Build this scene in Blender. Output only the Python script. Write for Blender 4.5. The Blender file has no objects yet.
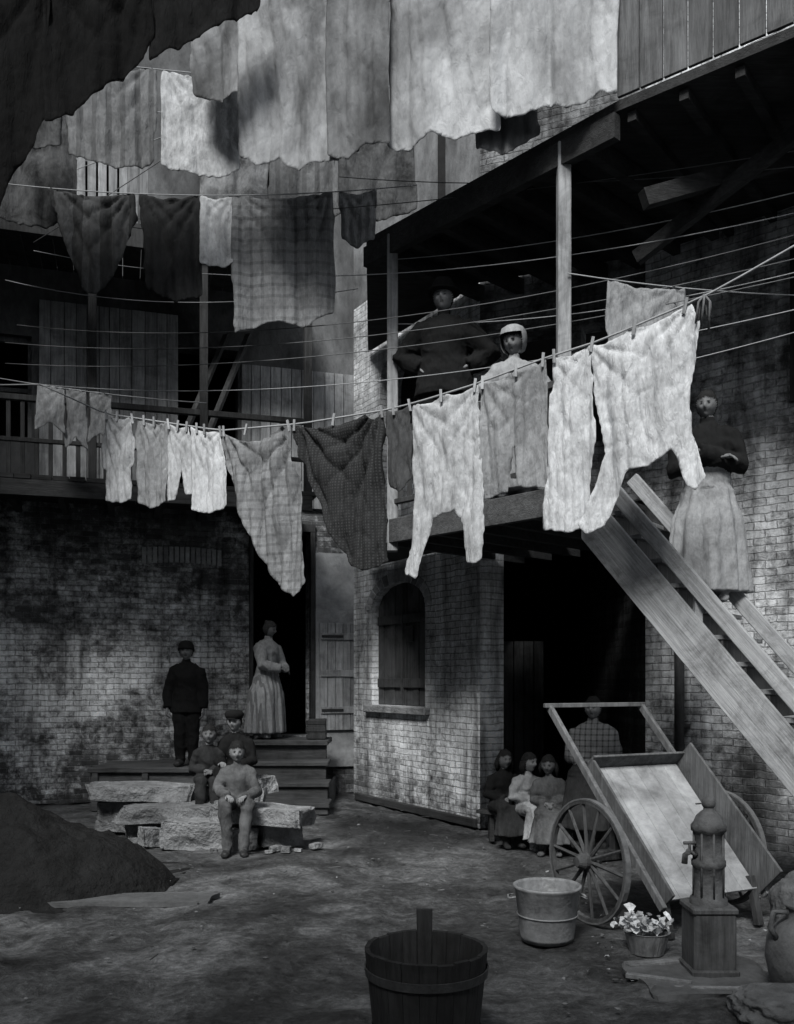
import bpy, bmesh, math, random
from mathutils import Vector, Matrix, noise
random.seed(11)
V = Vector
scene = bpy.context.scene
COL = scene.collection

# ------------------------------------------------------------------ materials
def g(v, w=1.0):
    return (v * 0.965, v * 1.0, v * 1.035, 1.0)

def new_mat(name):
    m = bpy.data.materials.new(name)
    m.use_nodes = True
    nt = m.node_tree
    b = nt.nodes["Principled BSDF"]
    b.inputs["Specular IOR Level"].default_value = 0.2
    return m, nt, b

def N(nt, t, **kw):
    n = nt.nodes.new(t)
    for k, v in kw.items():
        setattr(n, k, v)
    return n

def noise_tex(nt, coord, scale, detail=4, rough=0.6, dist=0.0):
    n = N(nt, "ShaderNodeTexNoise")
    n.inputs["Scale"].default_value = scale
    n.inputs["Detail"].default_value = detail
    n.inputs["Roughness"].default_value = rough
    n.inputs["Distortion"].default_value = dist
    nt.links.new(coord, n.inputs["Vector"])
    return n.outputs["Fac"]

def mapping(nt, coord, scale=(1, 1, 1), loc=(0, 0, 0), rot=(0, 0, 0)):
    mp = N(nt, "ShaderNodeMapping")
    mp.inputs["Scale"].default_value = scale
    mp.inputs["Location"].default_value = loc
    mp.inputs["Rotation"].default_value = rot
    nt.links.new(coord, mp.inputs[0])
    return mp.outputs[0]

def ramp(nt, fac, stops):
    r = N(nt, "ShaderNodeValToRGB")
    e = r.color_ramp.elements
    while len(e) < len(stops):
        e.new(0.5)
    for i, (p, c) in enumerate(stops):
        e[i].position = p
        e[i].color = c if isinstance(c, tuple) else (c, c, c, 1)
    nt.links.new(fac, r.inputs["Fac"])
    return r.outputs["Color"]

def mix(nt, fac, a, b, mode="MIX"):
    m = N(nt, "ShaderNodeMix", data_type="RGBA", blend_type=mode)
    for sock, val in ((m.inputs[0], fac), (m.inputs[6], a), (m.inputs[7], b)):
        if hasattr(val, "links"):
            nt.links.new(val, sock)
        else:
            sock.default_value = val
    return m.outputs[2]

def math_n(nt, op, a, b=None, c=None):
    m = N(nt, "ShaderNodeMath", operation=op)
    for i, val in enumerate((a, b, c)):
        if val is None:
            continue
        if hasattr(val, "links"):
            nt.links.new(val, m.inputs[i])
        else:
            m.inputs[i].default_value = val
    return m.outputs[0]

def maprange(nt, v, a, b, c, d):
    mr = N(nt, "ShaderNodeMapRange")
    for i, q in zip((1, 2, 3, 4), (a, b, c, d)):
        mr.inputs[i].default_value = q
    nt.links.new(v, mr.inputs[0])
    return mr.outputs[0]

def bump(nt, b, h, dist, strength=1.0):
    n = N(nt, "ShaderNodeBump")
    n.inputs["Distance"].default_value = dist
    n.inputs["Strength"].default_value = strength
    nt.links.new(h, n.inputs["Height"])
    nt.links.new(n.outputs[0], b.inputs["Normal"])

def plain(name, v, var=0.35, scale=8, rough=0.85, bd=0.004, bscale=40, metal=0.0, island=0.0, stretch=(1, 1, 1)):
    m, nt, b = new_mat(name)
    tc = N(nt, "ShaderNodeTexCoord")
    mo = mapping(nt, tc.outputs["Object"], stretch)
    f = noise_tex(nt, mo, scale, 5, 0.7, 0.3)
    c = ramp(nt, f, [(0.28, g(v * (1 - var))), (0.55, g(v)), (0.75, g(v * (1 + var * 0.8)))])
    if island > 0:
        geo = N(nt, "ShaderNodeNewGeometry")
        k = math_n(nt, "MULTIPLY_ADD", geo.outputs["Random Per Island"], island, 1 - island * 0.5)
        cc = N(nt, "ShaderNodeCombineColor")
        for i in range(3):
            nt.links.new(k, cc.inputs[i])
        c = mix(nt, 1.0, c, cc.outputs[0], "MULTIPLY")
    nt.links.new(c, b.inputs["Base Color"])
    b.inputs["Roughness"].default_value = rough
    b.inputs["Metallic"].default_value = metal
    f2 = noise_tex(nt, mo, bscale, 3, 0.6)
    bump(nt, b, f2, bd)
    return m

def wood(name, v, rough=0.85, along="z", var=0.5, island=0.5):
    """weathered board: long grain, blotches of dirt"""
    m, nt, b = new_mat(name)
    tc = N(nt, "ShaderNodeTexCoord")
    st = {"z": (9, 9, 0.7), "x": (0.7, 9, 9), "y": (9, 0.7, 9)}[along]
    mo = mapping(nt, tc.outputs["Object"], st)
    f = noise_tex(nt, mo, 3.0, 5, 0.7, 0.3)
    c = ramp(nt, f, [(0.28, g(v * (1 - var))), (0.55, g(v)), (0.75, g(v * (1 + var * 0.7)))])
    bl = noise_tex(nt, tc.outputs["Object"], 2.6, 5, 0.7, 0.6)
    c = mix(nt, 0.9, c, ramp(nt, bl, [(0.3, 0.45), (0.52, 1.0), (0.7, 1.25)]), "MULTIPLY")
    if island > 0:
        geo = N(nt, "ShaderNodeNewGeometry")
        k = math_n(nt, "MULTIPLY_ADD", geo.outputs["Random Per Island"], island, 1 - island * 0.5)
        cc = N(nt, "ShaderNodeCombineColor")
        for i in range(3):
            nt.links.new(k, cc.inputs[i])
        c = mix(nt, 1.0, c, cc.outputs[0], "MULTIPLY")
    nt.links.new(c, b.inputs["Base Color"])
    b.inputs["Roughness"].default_value = rough
    bump(nt, b, noise_tex(nt, mo, 9, 3, 0.6), 0.007)
    return m

def brick_mat(name, paint=0.34, raw=0.10, mortar=0.2, cover=0.5, seed=0.0, damp=True, contrast=0.3, soot=0.0):
    m, nt, b = new_mat(name)
    tc = N(nt, "ShaderNodeTexCoord")
    co = tc.outputs["Object"]
    nz = N(nt, "ShaderNodeTexNoise")
    nz.inputs["Scale"].default_value = 4.0
    nz.inputs["Detail"].default_value = 5
    nz.inputs["Roughness"].default_value = 0.65
    nt.links.new(co, nz.inputs["Vector"])
    vm = N(nt, "ShaderNodeVectorMath", operation="MULTIPLY_ADD")
    vm.inputs[1].default_value = (0.07, 0.07, 0.055)
    nt.links.new(nz.outputs["Color"], vm.inputs[0])
    nt.links.new(co, vm.inputs[2])
    sp = N(nt, "ShaderNodeSeparateXYZ")
    nt.links.new(vm.outputs[0], sp.inputs[0])
    cb = N(nt, "ShaderNodeCombineXYZ")
    nt.links.new(sp.outputs[0], cb.inputs[0])
    nt.links.new(sp.outputs[2], cb.inputs[1])
    br = N(nt, "ShaderNodeTexBrick")
    br.inputs["Scale"].default_value = 1.0
    br.inputs["Brick Width"].default_value = 0.215
    br.inputs["Row Height"].default_value = 0.076
    br.inputs["Mortar Size"].default_value = 0.008
    br.inputs["Mortar Smooth"].default_value = 0.7
    br.inputs["Bias"].default_value = 0.0
    br.inputs["Color1"].default_value = (0.5, 0.5, 0.5, 1)
    br.inputs["Color2"].default_value = (1.35, 1.35, 1.35, 1)
    br.inputs["Mortar"].default_value = (0.8, 0.8, 0.8, 1)
    nt.links.new(cb.outputs[0], br.inputs["Vector"])
    mo = mapping(nt, co, (1, 1, 1), (seed, seed * 2, seed))
    big = noise_tex(nt, mo, 0.5, 5, 0.7, 0.6)
    fine = noise_tex(nt, mo, 11.0, 5, 0.78, 0.3)
    mid = noise_tex(nt, mo, 2.0, 6, 0.78, 0.2)
    streak = noise_tex(nt, mapping(nt, mo, (2.6, 2.6, 0.32)), 1.6, 5, 0.7, 0.4)
    rawc = mix(nt, 1.0, g(raw), br.outputs["Color"], "MULTIPLY")
    paintv = ramp(nt, big, [(0.34, g(paint * 0.5)), (0.5, g(paint * 0.85)), (0.62, g(paint * 1.2))])
    half = mix(nt, contrast, (1, 1, 1, 1), br.outputs["Color"], "MULTIPLY")
    paintc = mix(nt, 1.0, paintv, half, "MULTIPLY")
    s = math_n(nt, "MULTIPLY_ADD", fine, 0.9, math_n(nt, "MULTIPLY", mid, 1.0))
    s = math_n(nt, "MULTIPLY_ADD", big, 0.9, s)
    bw = N(nt, "ShaderNodeRGBToBW")
    nt.links.new(br.outputs["Color"], bw.inputs[0])
    s = math_n(nt, "MULTIPLY_ADD", bw.outputs[0], 0.14, s)
    spz = N(nt, "ShaderNodeSeparateXYZ")
    nt.links.new(co, spz.inputs[0])
    if damp:
        s = math_n(nt, "ADD", s, maprange(nt, spz.outputs[2], 0.0, 1.4, -0.3, 0.0))
    if soot:
        s = math_n(nt, "ADD", s, maprange(nt, spz.outputs[2], 2.4, 4.1, 0.0, -soot))
    lo = 1.53 + (0.5 - cover) * 0.7
    msk = maprange(nt, s, lo - 0.16, lo + 0.16, 0, 1)
    c = mix(nt, msk, rawc, paintc)
    mort = mix(nt, msk, g(mortar), g(paint * 0.62))
    c = mix(nt, math_n(nt, "MULTIPLY", br.outputs["Fac"], 0.8), c, mort)
    dirt = ramp(nt, mid, [(0.3, 0.45), (0.5, 1.0), (0.72, 1.2)])
    c = mix(nt, 0.8, c, dirt, "MULTIPLY")
    c = mix(nt, 0.95, c, ramp(nt, streak, [(0.32, 0.28), (0.5, 0.9), (0.65, 1.25)]), "MULTIPLY")
    c = mix(nt, 0.7, c, ramp(nt, fine, [(0.3, 0.5), (0.5, 1.0), (0.7, 1.35)]), "MULTIPLY")
    nt.links.new(c, b.inputs["Base Color"])
    b.inputs["Roughness"].default_value = 0.92
    inv = math_n(nt, "SUBTRACT", 1.0, br.outputs["Fac"])
    h = math_n(nt, "MULTIPLY_ADD", fine, 1.6, inv)
    bump(nt, b, h, 0.014)
    return m

def plaster_mat(name, v, lo=0.35, seed=0):
    m, nt, b = new_mat(name)
    tc = N(nt, "ShaderNodeTexCoord")
    mo = mapping(nt, tc.outputs["Object"], (1, 1, 0.5), (seed, seed, 0))
    a = noise_tex(nt, mo, 0.8, 6, 0.6, 0.8)
    f = noise_tex(nt, mo, 8, 5, 0.75)
    c = ramp(nt, a, [(0.34, g(v * lo)), (0.5, g(v)), (0.64, g(v * 1.6))])
    c = mix(nt, 0.8, c, ramp(nt, f, [(0.3, 0.55), (0.52, 1.0), (0.7, 1.3)]), "MULTIPLY")
    nt.links.new(c, b.inputs["Base Color"]); b.inputs["Roughness"].default_value = 0.95
    bump(nt, b, f, 0.015)
    return m

def cloth_mat(name, v, pattern=None, f1=12, f2=12, v2=None, var=0.2, bd=0.014):
    m, nt, b = new_mat(name)
    tc = N(nt, "ShaderNodeTexCoord")
    co = tc.outputs["Object"]
    f = noise_tex(nt, co, 3.0, 5, 0.7, 0.5)
    c = ramp(nt, f, [(0.3, g(v * (1 - var * 1.6))), (0.52, g(v)), (0.72, g(v * (1 + var)))])
    if pattern:
        sp = N(nt, "ShaderNodeSeparateXYZ")
        nt.links.new(co, sp.inputs[0])
        def band(sock, fr, thr):
            a = math_n(nt, "MULTIPLY", sock, fr)
            a = math_n(nt, "FRACT", math_n(nt, "ADD", a, 50.0))
            return math_n(nt, "GREATER_THAN", a, thr)
        if pattern == "plaid":
            a = math_n(nt, "ADD", band(sp.outputs[0], f1, 0.72), band(sp.outputs[2], f2, 0.72))
            a = math_n(nt, "MULTIPLY", a, 0.5)
        elif pattern == "dots":
            a = math_n(nt, "MULTIPLY", band(sp.outputs[0], f1, 0.5), band(sp.outputs[2], f2, 0.5))
        else:
            a = band(sp.outputs[0], f1, 0.62)
        c = mix(nt, a, c, g(v2 if v2 is not None else v * 0.4))
    sm = noise_tex(nt, mapping(nt, co, (1, 1, 0.5)), 38, 3, 0.7, 0.4)
    c = mix(nt, 0.55, c, ramp(nt, sm, [(0.3, 0.6), (0.55, 1.0), (0.75, 1.2)]), "MULTIPLY")
    nt.links.new(c, b.inputs["Base Color"])
    b.inputs["Roughness"].default_value = 0.95
    b.inputs["Specular IOR Level"].default_value = 0.1
    w2 = noise_tex(nt, mapping(nt, co, (1.6, 1, 0.4), (0, 0, 0), (0, 0.25, 0)), 22, 4, 0.65, 1.2)
    bump(nt, b, w2, bd)
    return m

MB_left = brick_mat("brick_whitewash_left", 0.72, 0.15, 0.22, 0.60, 3.1, soot=0.22)
MB_mid = brick_mat("brick_whitewash_mid", 0.80, 0.24, 0.34, 0.88, 7.7)
MB_right = brick_mat("brick_whitewash_right", 0.60, 0.16, 0.22, 0.68, 1.4)
MB_dark = brick_mat("brick_dark", 0.07, 0.035, 0.05, 0.3, 5.0)  # darkest brick tones, for passage and side wall
MB_gal = brick_mat("brick_gallery", 0.26, 0.10, 0.13, 0.55, 2.0, False)
PL_up = plaster_mat("grimy_plaster", 0.10, 0.3, 1)
PL_mid = plaster_mat("grimy_plaster_mid", 0.22, 0.4, 4)
W_old = wood("wood_weathered", 0.19)
W_oldx = wood("wood_weathered_x", 0.18, along="x")
W_dark = wood("wood_dark", 0.05)
W_darkx = wood("wood_dark_x", 0.045, along="x")
W_pale = wood("wood_pale", 0.34)
W_grey = wood("wood_grey", 0.27)
M_black = plain("unlit_interior_black", 0.015, 0.3)  # near-black colour stands in for unlit interiors behind openings
M_iron = plain("cast_iron", 0.05, 0.5, 14, 0.55, 0.004, 60)
M_zinc = plain("galvanized_metal", 0.28, 0.6, 6, 0.55, 0.004, 30, 0.2)
M_stone = plain("bluestone", 0.23, 0.6, 5, 0.9, 0.03, 30, 0, 0.6)
M_stoned = plain("stone_dark", 0.10, 0.4, 5, 0.9, 0.012, 16)
M_rope = plain("rope", 0.34, 0.2, 20, 0.9)
M_roped = plain("rope_dark", 0.14, 0.2, 20, 0.9)
M_coal = plain("coal_dirt", 0.012, 0.6, 6, 0.95, 0.05, 14)
M_paper = plain("scrap_paper", 0.30, 0.4, 9, 0.9, 0.01, 20, 0, 1.0)
M_sack = plain("burlap", 0.13, 0.5, 5, 0.95, 0.02, 18)
M_pot = plain("earthenware", 0.13, 0.5, 6, 0.7, 0.01, 14)

# ------------------------------------------------------------------ mesh builder
def empty(name, loc=(0, 0, 0)):
    e = bpy.data.objects.new(name, None)
    e.empty_display_size = 0.2
    e.location = loc
    COL.objects.link(e)
    return e

class Bld:
    def __init__(s):
        s.v = []; s.f = []; s.m = []
    def add(s, vs, fs, mi=0):
        o = len(s.v)
        s.v += [V(p) for p in vs]
        s.f += [tuple(o + i for i in f) for f in fs]
        s.m += [mi] * len(fs)
    def box(s, lo, hi, mi=0, jit=0.0):
        x0, y0, z0 = lo; x1, y1, z1 = hi
        vs = [V((x, y, z)) for x in (x0, x1) for y in (y0, y1) for z in (z0, z1)]
        if jit:
            vs = [p + V([random.uniform(-jit, jit) for _ in range(3)]) for p in vs]
        s.add(vs, [(0, 1, 3, 2), (4, 6, 7, 5), (0, 4, 5, 1), (2, 3, 7, 6), (0, 2, 6, 4), (1, 5, 7, 3)], mi)
    def beam(s, a, b, w, h, mi=0, up=(0, 0, 1)):
        a = V(a); b = V(b); d = (b - a).normalized(); up = V(up)
        if abs(d.dot(up)) > 0.97:
            up = V((1, 0, 0)) if abs(d.x) < 0.9 else V((0, 1, 0))
        sx = d.cross(up).normalized() * w * 0.5
        sz = sx.cross(d).normalized() * h * 0.5
        vs = [p + i * sx + j * sz for p in (a, b) for i in (-1, 1) for j in (-1, 1)]
        s.add(vs, [(0, 1, 3, 2), (4, 6, 7, 5), (0, 4, 5, 1), (2, 3, 7, 6), (0, 2, 6, 4), (1, 5, 7, 3)], mi)
    def tube(s, pts, rad, n=10, mi=0, ref=(1, 0, 0), caps=True):
        pts = [V(p) for p in pts]
        vs = []
        k = len(pts)
        for i, p in enumerate(pts):
            d = (pts[min(i + 1, k - 1)] - pts[max(i - 1, 0)]).normalized()
            r = V(ref)
            if abs(d.dot(r)) > 0.9:
                r = V((0, 1, 0)) if abs(d.y) < 0.9 else V((0, 0, 1))
            a = (r - d * r.dot(d)).normalized()
            b = d.cross(a)
            q = rad[i] if isinstance(rad, (list, tuple)) else rad
            rx, ry = q if isinstance(q, (list, tuple)) else (q, q)
            for j in range(n):
                t = 2 * math.pi * j / n
                vs.append(p + a * math.cos(t) * rx + b * math.sin(t) * ry)
        fs = []
        for i in range(k - 1):
            for j in range(n):
                j2 = (j + 1) % n
                fs.append((i * n + j, i * n + j2, (i + 1) * n + j2, (i + 1) * n + j))
        if caps:
            fs.append(tuple(reversed(range(n))))
            fs.append(tuple((k - 1) * n + j for j in range(n)))
        s.add(vs, fs, mi)
    def lathe(s, prof, n=32, mi=0, c=(0, 0, 0), jit=0.0, sq=(1, 1)):
        vs = []
        for (r, z) in prof:
            for j in range(n):
                t = 2 * math.pi * j / n
                q = r * (1 + random.uniform(-jit, jit))
                vs.append((c[0] + math.cos(t) * q * sq[0], c[1] + math.sin(t) * q * sq[1], c[2] + z))
        fs = []
        for i in range(len(prof) - 1):
            for j in range(n):
                j2 = (j + 1) % n
                fs.append((i * n + j, i * n + j2, (i + 1) * n + j2, (i + 1) * n + j))
        s.add(vs, fs, mi)
    def ball(s, c, r, mi=0, n=10, m=8):
        rx, ry, rz = r if isinstance(r, (tuple, list)) else (r, r, r)
        vs = []
        for i in range(m + 1):
            a = -math.pi / 2 + math.pi * i / m
            for j in range(n):
                t = 2 * math.pi * j / n
                vs.append((c[0] + math.cos(a) * math.cos(t) * rx, c[1] + math.cos(a) * math.sin(t) * ry, c[2] + math.sin(a) * rz))
        fs = []
        for i in range(m):
            for j in range(n):
                j2 = (j + 1) % n
                fs.append((i * n + j, i * n + j2, (i + 1) * n + j2, (i + 1) * n + j))
        s.add(vs, fs, mi)
    def obj(s, name, mats, parent=None, bevel=0.0, smooth=False, mw=None):
        me = bpy.data.meshes.new(name)
        me.from_pydata([tuple(p) for p in s.v], [], s.f)
        if not isinstance(mats, (list, tuple)):
            mats = [mats]
        for m in mats:
            me.materials.append(m)
        me.polygons.foreach_set("material_index", s.m)
        if smooth:
            me.polygons.foreach_set("use_smooth", [True] * len(s.f))
        me.update()
        bm = bmesh.new(); bm.from_mesh(me)
        if smooth:
            bmesh.ops.remove_doubles(bm, verts=bm.verts, dist=0.00005)
        bmesh.ops.recalc_face_normals(bm, faces=bm.faces)
        bm.to_mesh(me); bm.free()
        o = bpy.data.objects.new(name, me)
        COL.objects.link(o)
        if mw is not None:
            o.matrix_world = mw
        if parent is not None:
            o.parent = parent
        if bevel:
            md = o.modifiers.new("bev", "BEVEL")
            md.width = bevel; md.segments = 1; md.limit_method = "ANGLE"
        return o

def frame(origin, ux):
    x = V((ux[0], ux[1], 0)).normalized()
    z = V((0, 0, 1)); y = z.cross(x)
    m = Matrix.Identity(4)
    for i in range(3):
        m[i][0] = x[i]; m[i][1] = y[i]; m[i][2] = z[i]; m[i][3] = origin[i]
    return m

def wall(name, p0, p1, z0, z1, holes, thick, mat, parent):
    p0 = V((p0[0], p0[1], 0)); p1 = V((p1[0], p1[1], 0))
    L = (p1 - p0).length
    cu = bpy.data.curves.new("tmp", "CURVE"); cu.dimensions = "2D"; cu.fill_mode = "BOTH"
    cu.extrude = thick / 2
    for lp in [[(0, z0), (L, z0), (L, z1), (0, z1)]] + holes:
        sp = cu.splines.new("POLY"); sp.points.add(len(lp) - 1)
        for i, (x, y) in enumerate(lp):
            sp.points[i].co = (x, y, 0, 1)
        sp.use_cyclic_u = True
    o = bpy.data.objects.new("tmp", cu); COL.objects.link(o)
    dg = bpy.context.evaluated_depsgraph_get(); dg.update()
    me = bpy.data.meshes.new_from_object(o.evaluated_get(dg))
    bpy.data.objects.remove(o)
    for v in me.vertices:
        x, y, z = v.co
        v.co = (x, -z + thick / 2, y)
    me.materials.clear(); me.materials.append(mat)
    ob = bpy.data.objects.new(name, me); COL.objects.link(ob)
    ob.matrix_world = frame(p0, p1 - p0)
    ob.parent = parent
    return ob

def rect(a, b, c, d):
    return [(a, c), (b, c), (b, d), (a, d)]

def arch(a, b, z0, zs, rise, n=14):
    pts = [(a, z0), (b, z0)]
    cx = (a + b) / 2; hw = (b - a) / 2
    for i in range(n + 1):
        t = math.pi * i / n
        pts.append((cx + hw * math.cos(t), zs + rise * math.sin(t)))
    return pts

# ------------------------------------------------------------------ ground
def axis(lo, hi, dlo, dhi, step):
    xs = []
    x = dlo
    while x <= dhi + 1e-6:
        xs.append(x); x += step
    st = step; x = dlo
    while x > lo:
        st *= 1.5; x -= st; xs.insert(0, x)
    st = step; x = xs[-1]
    while x < hi:
        st *= 1.5; x += st; xs.append(x)
    return xs
xs = axis(-150, 150, -6, 5, 0.055)
ys = axis(-150, 150, 3.0, 13.6, 0.055)
vs = []
for y in ys:
    for x in xs:
        if -6.2 < x < 5.2 and 2.8 < y < 13.8:
            h = 0.035 * noise.noise(V((x * 0.9, y * 0.9, 1.0))) + 0.026 * noise.noise(V((x * 3.2, y * 3.2, 4.0))) + 0.016 * noise.noise(V((x * 8, y * 8, 2.0)))
            h -= 0.014 * max(0, 1 - 5 * abs(noise.noise(V((x * 1.2, y * 0.5, 9)))))
        else:
            h = 0.0
        vs.append((x, y, h - 0.012))
nx = len(xs)
fs = [(j * nx + i, j * nx + i + 1, (j + 1) * nx + i + 1, (j + 1) * nx + i) for j in range(len(ys) - 1) for i in range(nx - 1)]
m, nt, b = new_mat("muddy_dirt")
tc = N(nt, "ShaderNodeTexCoord"); co = tc.outputs["Object"]
n1 = noise_tex(nt, co, 0.55, 6, 0.7, 0.9)
n2 = noise_tex(nt, co, 18, 6, 0.8)
n3 = noise_tex(nt, co, 2.8, 6, 0.75, 0.5)
c1 = ramp(nt, n1, [(0.36, g(0.035)), (0.5, g(0.10)), (0.62, g(0.21))])
c2 = ramp(nt, n2, [(0.3, 0.4), (0.52, 1.0), (0.72, 1.8)])
c3 = ramp(nt, n3, [(0.32, 0.4), (0.52, 1.0), (0.68, 1.35)])
c = mix(nt, 1.0, mix(nt, 1.0, c1, c2, "MULTIPLY"), c3, "MULTIPLY")
nt.links.new(c, b.inputs["Base Color"])
rr = ramp(nt, n1, [(0.38, 0.32), (0.5, 0.9)])
nt.links.new(rr, b.inputs["Roughness"])
hh = math_n(nt, "MULTIPLY_ADD", n3, 1.2, n2)
bump(nt, b, hh, 0.045)
gb = Bld(); gb.add(vs, fs)
gb.obj("ground", m, smooth=True)

# ------------------------------------------------------------------ left tenement
left = empty("brick_tenement")
LW0 = V((-8.25, 11.32, 0)); LW1 = V((-0.59, 13.66, 0))
FL = frame(LW0, LW1 - LW0)
wall("front_wall", LW0, LW1, 0, 4.17, [rect(6.42, 7.27, 0.88, 3.9)], 0.35, MB_left, left)
wall("upper_wall", LW0, LW1, 4.17, 12.5, [rect(5.35, 6.2, 4.35, 6.5), rect(2.3, 3.4, 4.95, 6.4), rect(3.9, 4.7, 8.2, 9.8), rect(6.4, 7.3, 8.0, 9.9)], 0.35, PL_up, left)
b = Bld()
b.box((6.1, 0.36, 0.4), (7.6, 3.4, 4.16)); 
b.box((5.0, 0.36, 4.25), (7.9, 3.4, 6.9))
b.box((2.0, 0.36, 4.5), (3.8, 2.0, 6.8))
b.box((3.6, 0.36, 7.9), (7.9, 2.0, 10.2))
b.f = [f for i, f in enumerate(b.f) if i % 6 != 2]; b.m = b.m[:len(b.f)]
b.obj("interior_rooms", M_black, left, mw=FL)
b = Bld()
for i in range(15):
    x = 4.85 + i * 0.075
    b.box((x, -0.02, 3.35 + 0.03 * math.sin(i / 14 * math.pi)), (x + 0.06, 0.01, 3.58 + 0.03 * math.sin(i / 14 * math.pi)))
b.obj("brick_lintel", plain("brick_lintel", 0.38, 0.4, 9, 0.9, 0.006, 30, 0, 0.6), left, 0.004, mw=FL)
b = Bld()
b.box((6.36, -0.05, 0.88), (6.42, 0.1, 3.96)); b.box((7.27, -0.05, 0.88), (7.34, 0.1, 3.96)); b.box((6.36, -0.055, 3.9), (7.34, 0.1, 4.02))
b.obj("door_frame", W_dark, left, 0.006, mw=FL)
b = Bld()
for i in range(5):
    x = 7.40 + i * 0.118
    b.box((x, -0.10, 0.95), (x + 0.112, -0.055 - 0.006 * (i % 2), 2.55))
for z in (1.2, 1.75, 2.3):
    b.box((7.41, -0.125, z), (7.98, -0.101, z + 0.1))
b.obj("door_leaf", wood("door_leaf_wood", 0.40, var=0.4), left, 0.004, mw=FL)
b = Bld()
b.box((7.345, -0.05, 0.4), (8.0, -0.003, 3.6))
b.obj("plaster_panel", plain("plaster", 0.42, 0.45, 3, 0.9, 0.01, 12), left, mw=FL)
b = Bld()
b.box((7.42, -0.135, 2.33), (7.75, -0.126, 2.37)); b.box((7.42, -0.135, 1.23), (7.75, -0.126, 1.27))
b.obj("door_hinges", M_iron, left, mw=FL)
b = Bld()
x = 3.5
while x < 5.2:
    w = random.uniform(0.13, 0.18); b.box((x, -0.05 - random.uniform(0, 0.01), 4.25), (x + w - 0.01, -0.004, 6.9)); x += w
x = 6.25
while x < 7.9:
    w = random.uniform(0.13, 0.18); b.box((x, -0.05 - random.uniform(0, 0.01), 4.25), (x + w - 0.01, -0.004, 6.3)); x += w
b.obj("upper_boarding", wood("boarding_wood", 0.36), left, 0.003, mw=FL)
b = Bld()
for (x0, x1, z0, z1) in ((2.3, 3.4, 4.95, 6.4), (3.9, 4.7, 8.2, 9.8), (6.4, 7.3, 8.0, 9.9)):
    b.box((x0, 0.1, z0), (x0 + 0.06, 0.16, z1)); b.box((x1 - 0.06, 0.1, z0), (x1, 0.16, z1))
    b.box((x0, 0.1, z0), (x1, 0.162, z0 + 0.07)); b.box((x0, 0.1, z1 - 0.07), (x1, 0.162, z1))
    zm = (z0 + z1) / 2
    b.box((x0, 0.098, zm - 0.03), (x1, 0.158, zm + 0.03)); xm = (x0 + x1) / 2
    b.box((xm - 0.015, 0.11, z0), (xm + 0.015, 0.15, z1))
b.obj("sash_windows", W_old, left, 0.003, mw=FL)
b = Bld()
x = 0.0
while x < 7.0:
    w = random.uniform(0.18, 0.24); b.box((x, -1.5 + random.uniform(-0.02, 0.02), 4.14), (x + w - 0.008, -0.01, 4.2)); x += w
for i in range(12):
    b.box((0.2 + i * 0.6, -1.42, 3.98), (0.28 + i * 0.6, -0.012, 4.135))
b.box((0, -1.5, 3.94), (7.0, -1.44, 4.135))
b.obj("gallery_floor", W_darkx, left, 0.004, mw=FL)
b = Bld()
for i in range(6):
    x = 0.1 + i * 1.36
    b.box((x, -1.47, 4.2), (x + 0.1, -1.37, 7.4))
b.box((0, -1.46, 5.1), (7.0, -1.38, 5.17)); b.box((0, -1.455, 4.6), (7, -1.40, 4.65))
i = 0.2
while i < 4.4:
    b.box((i, -1.44, 4.2), (i + 0.05, -1.41, 5.1)); i += 0.16
b.beam((5.4, -1.3, 4.25), (6.3, -0.4, 6.6), 0.09, 0.05); b.beam((5.1, -1.2, 4.25), (6.0, -0.3, 6.6), 0.09, 0.05)
b.obj("gallery_railing", W_dark, left, 0.004, mw=FL)
b = Bld()
x = 0.0
while x < 6.9:
    w = random.uniform(0.18, 0.24); b.box((x, -1.55, 7.34), (x + w - 0.008, -0.01, 7.4)); x += w
b.box((0, -1.55, 7.1), (6.9, -1.49, 7.335))
b.obj("upper_gallery", W_dark, left, 0.004, mw=FL)
b = Bld()
x = 3.3
while x < 4.9:
    b.box((x, -1.5, 7.42), (x + 0.1, -1.47, 8.6)); x += 0.125
b.obj("upper_gallery_slats", W_grey, left, 0.004, mw=FL)

nb = empty("neighbour_tenement")
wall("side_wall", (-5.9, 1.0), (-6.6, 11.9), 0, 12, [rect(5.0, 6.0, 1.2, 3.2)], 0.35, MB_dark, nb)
# unseen building added behind the camera to throw shade on the foreground
rear = empty("rear_shade_blocker")
wall("shade_blocker_wall", (8.5, -3.2), (-8.5, -3.2), 0, 9.4, [rect(2.0, 3.0, 1.0, 2.8), rect(6.0, 7.0, 1.0, 2.8), rect(9.0, 10.0, 0.0, 2.3), rect(13.0, 14.0, 1.0, 2.8),
     rect(2.0, 3.0, 4.6, 6.4), rect(6.0, 7.0, 4.6, 6.4), rect(13.0, 14.0, 4.6, 6.4)], 0.4, MB_right, rear)
b = Bld(); b.box((-8.4, -4.2, 0), (8.4, -3.7, 9.3)); b.obj("shade_blocker_backing", M_black, rear)

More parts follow.
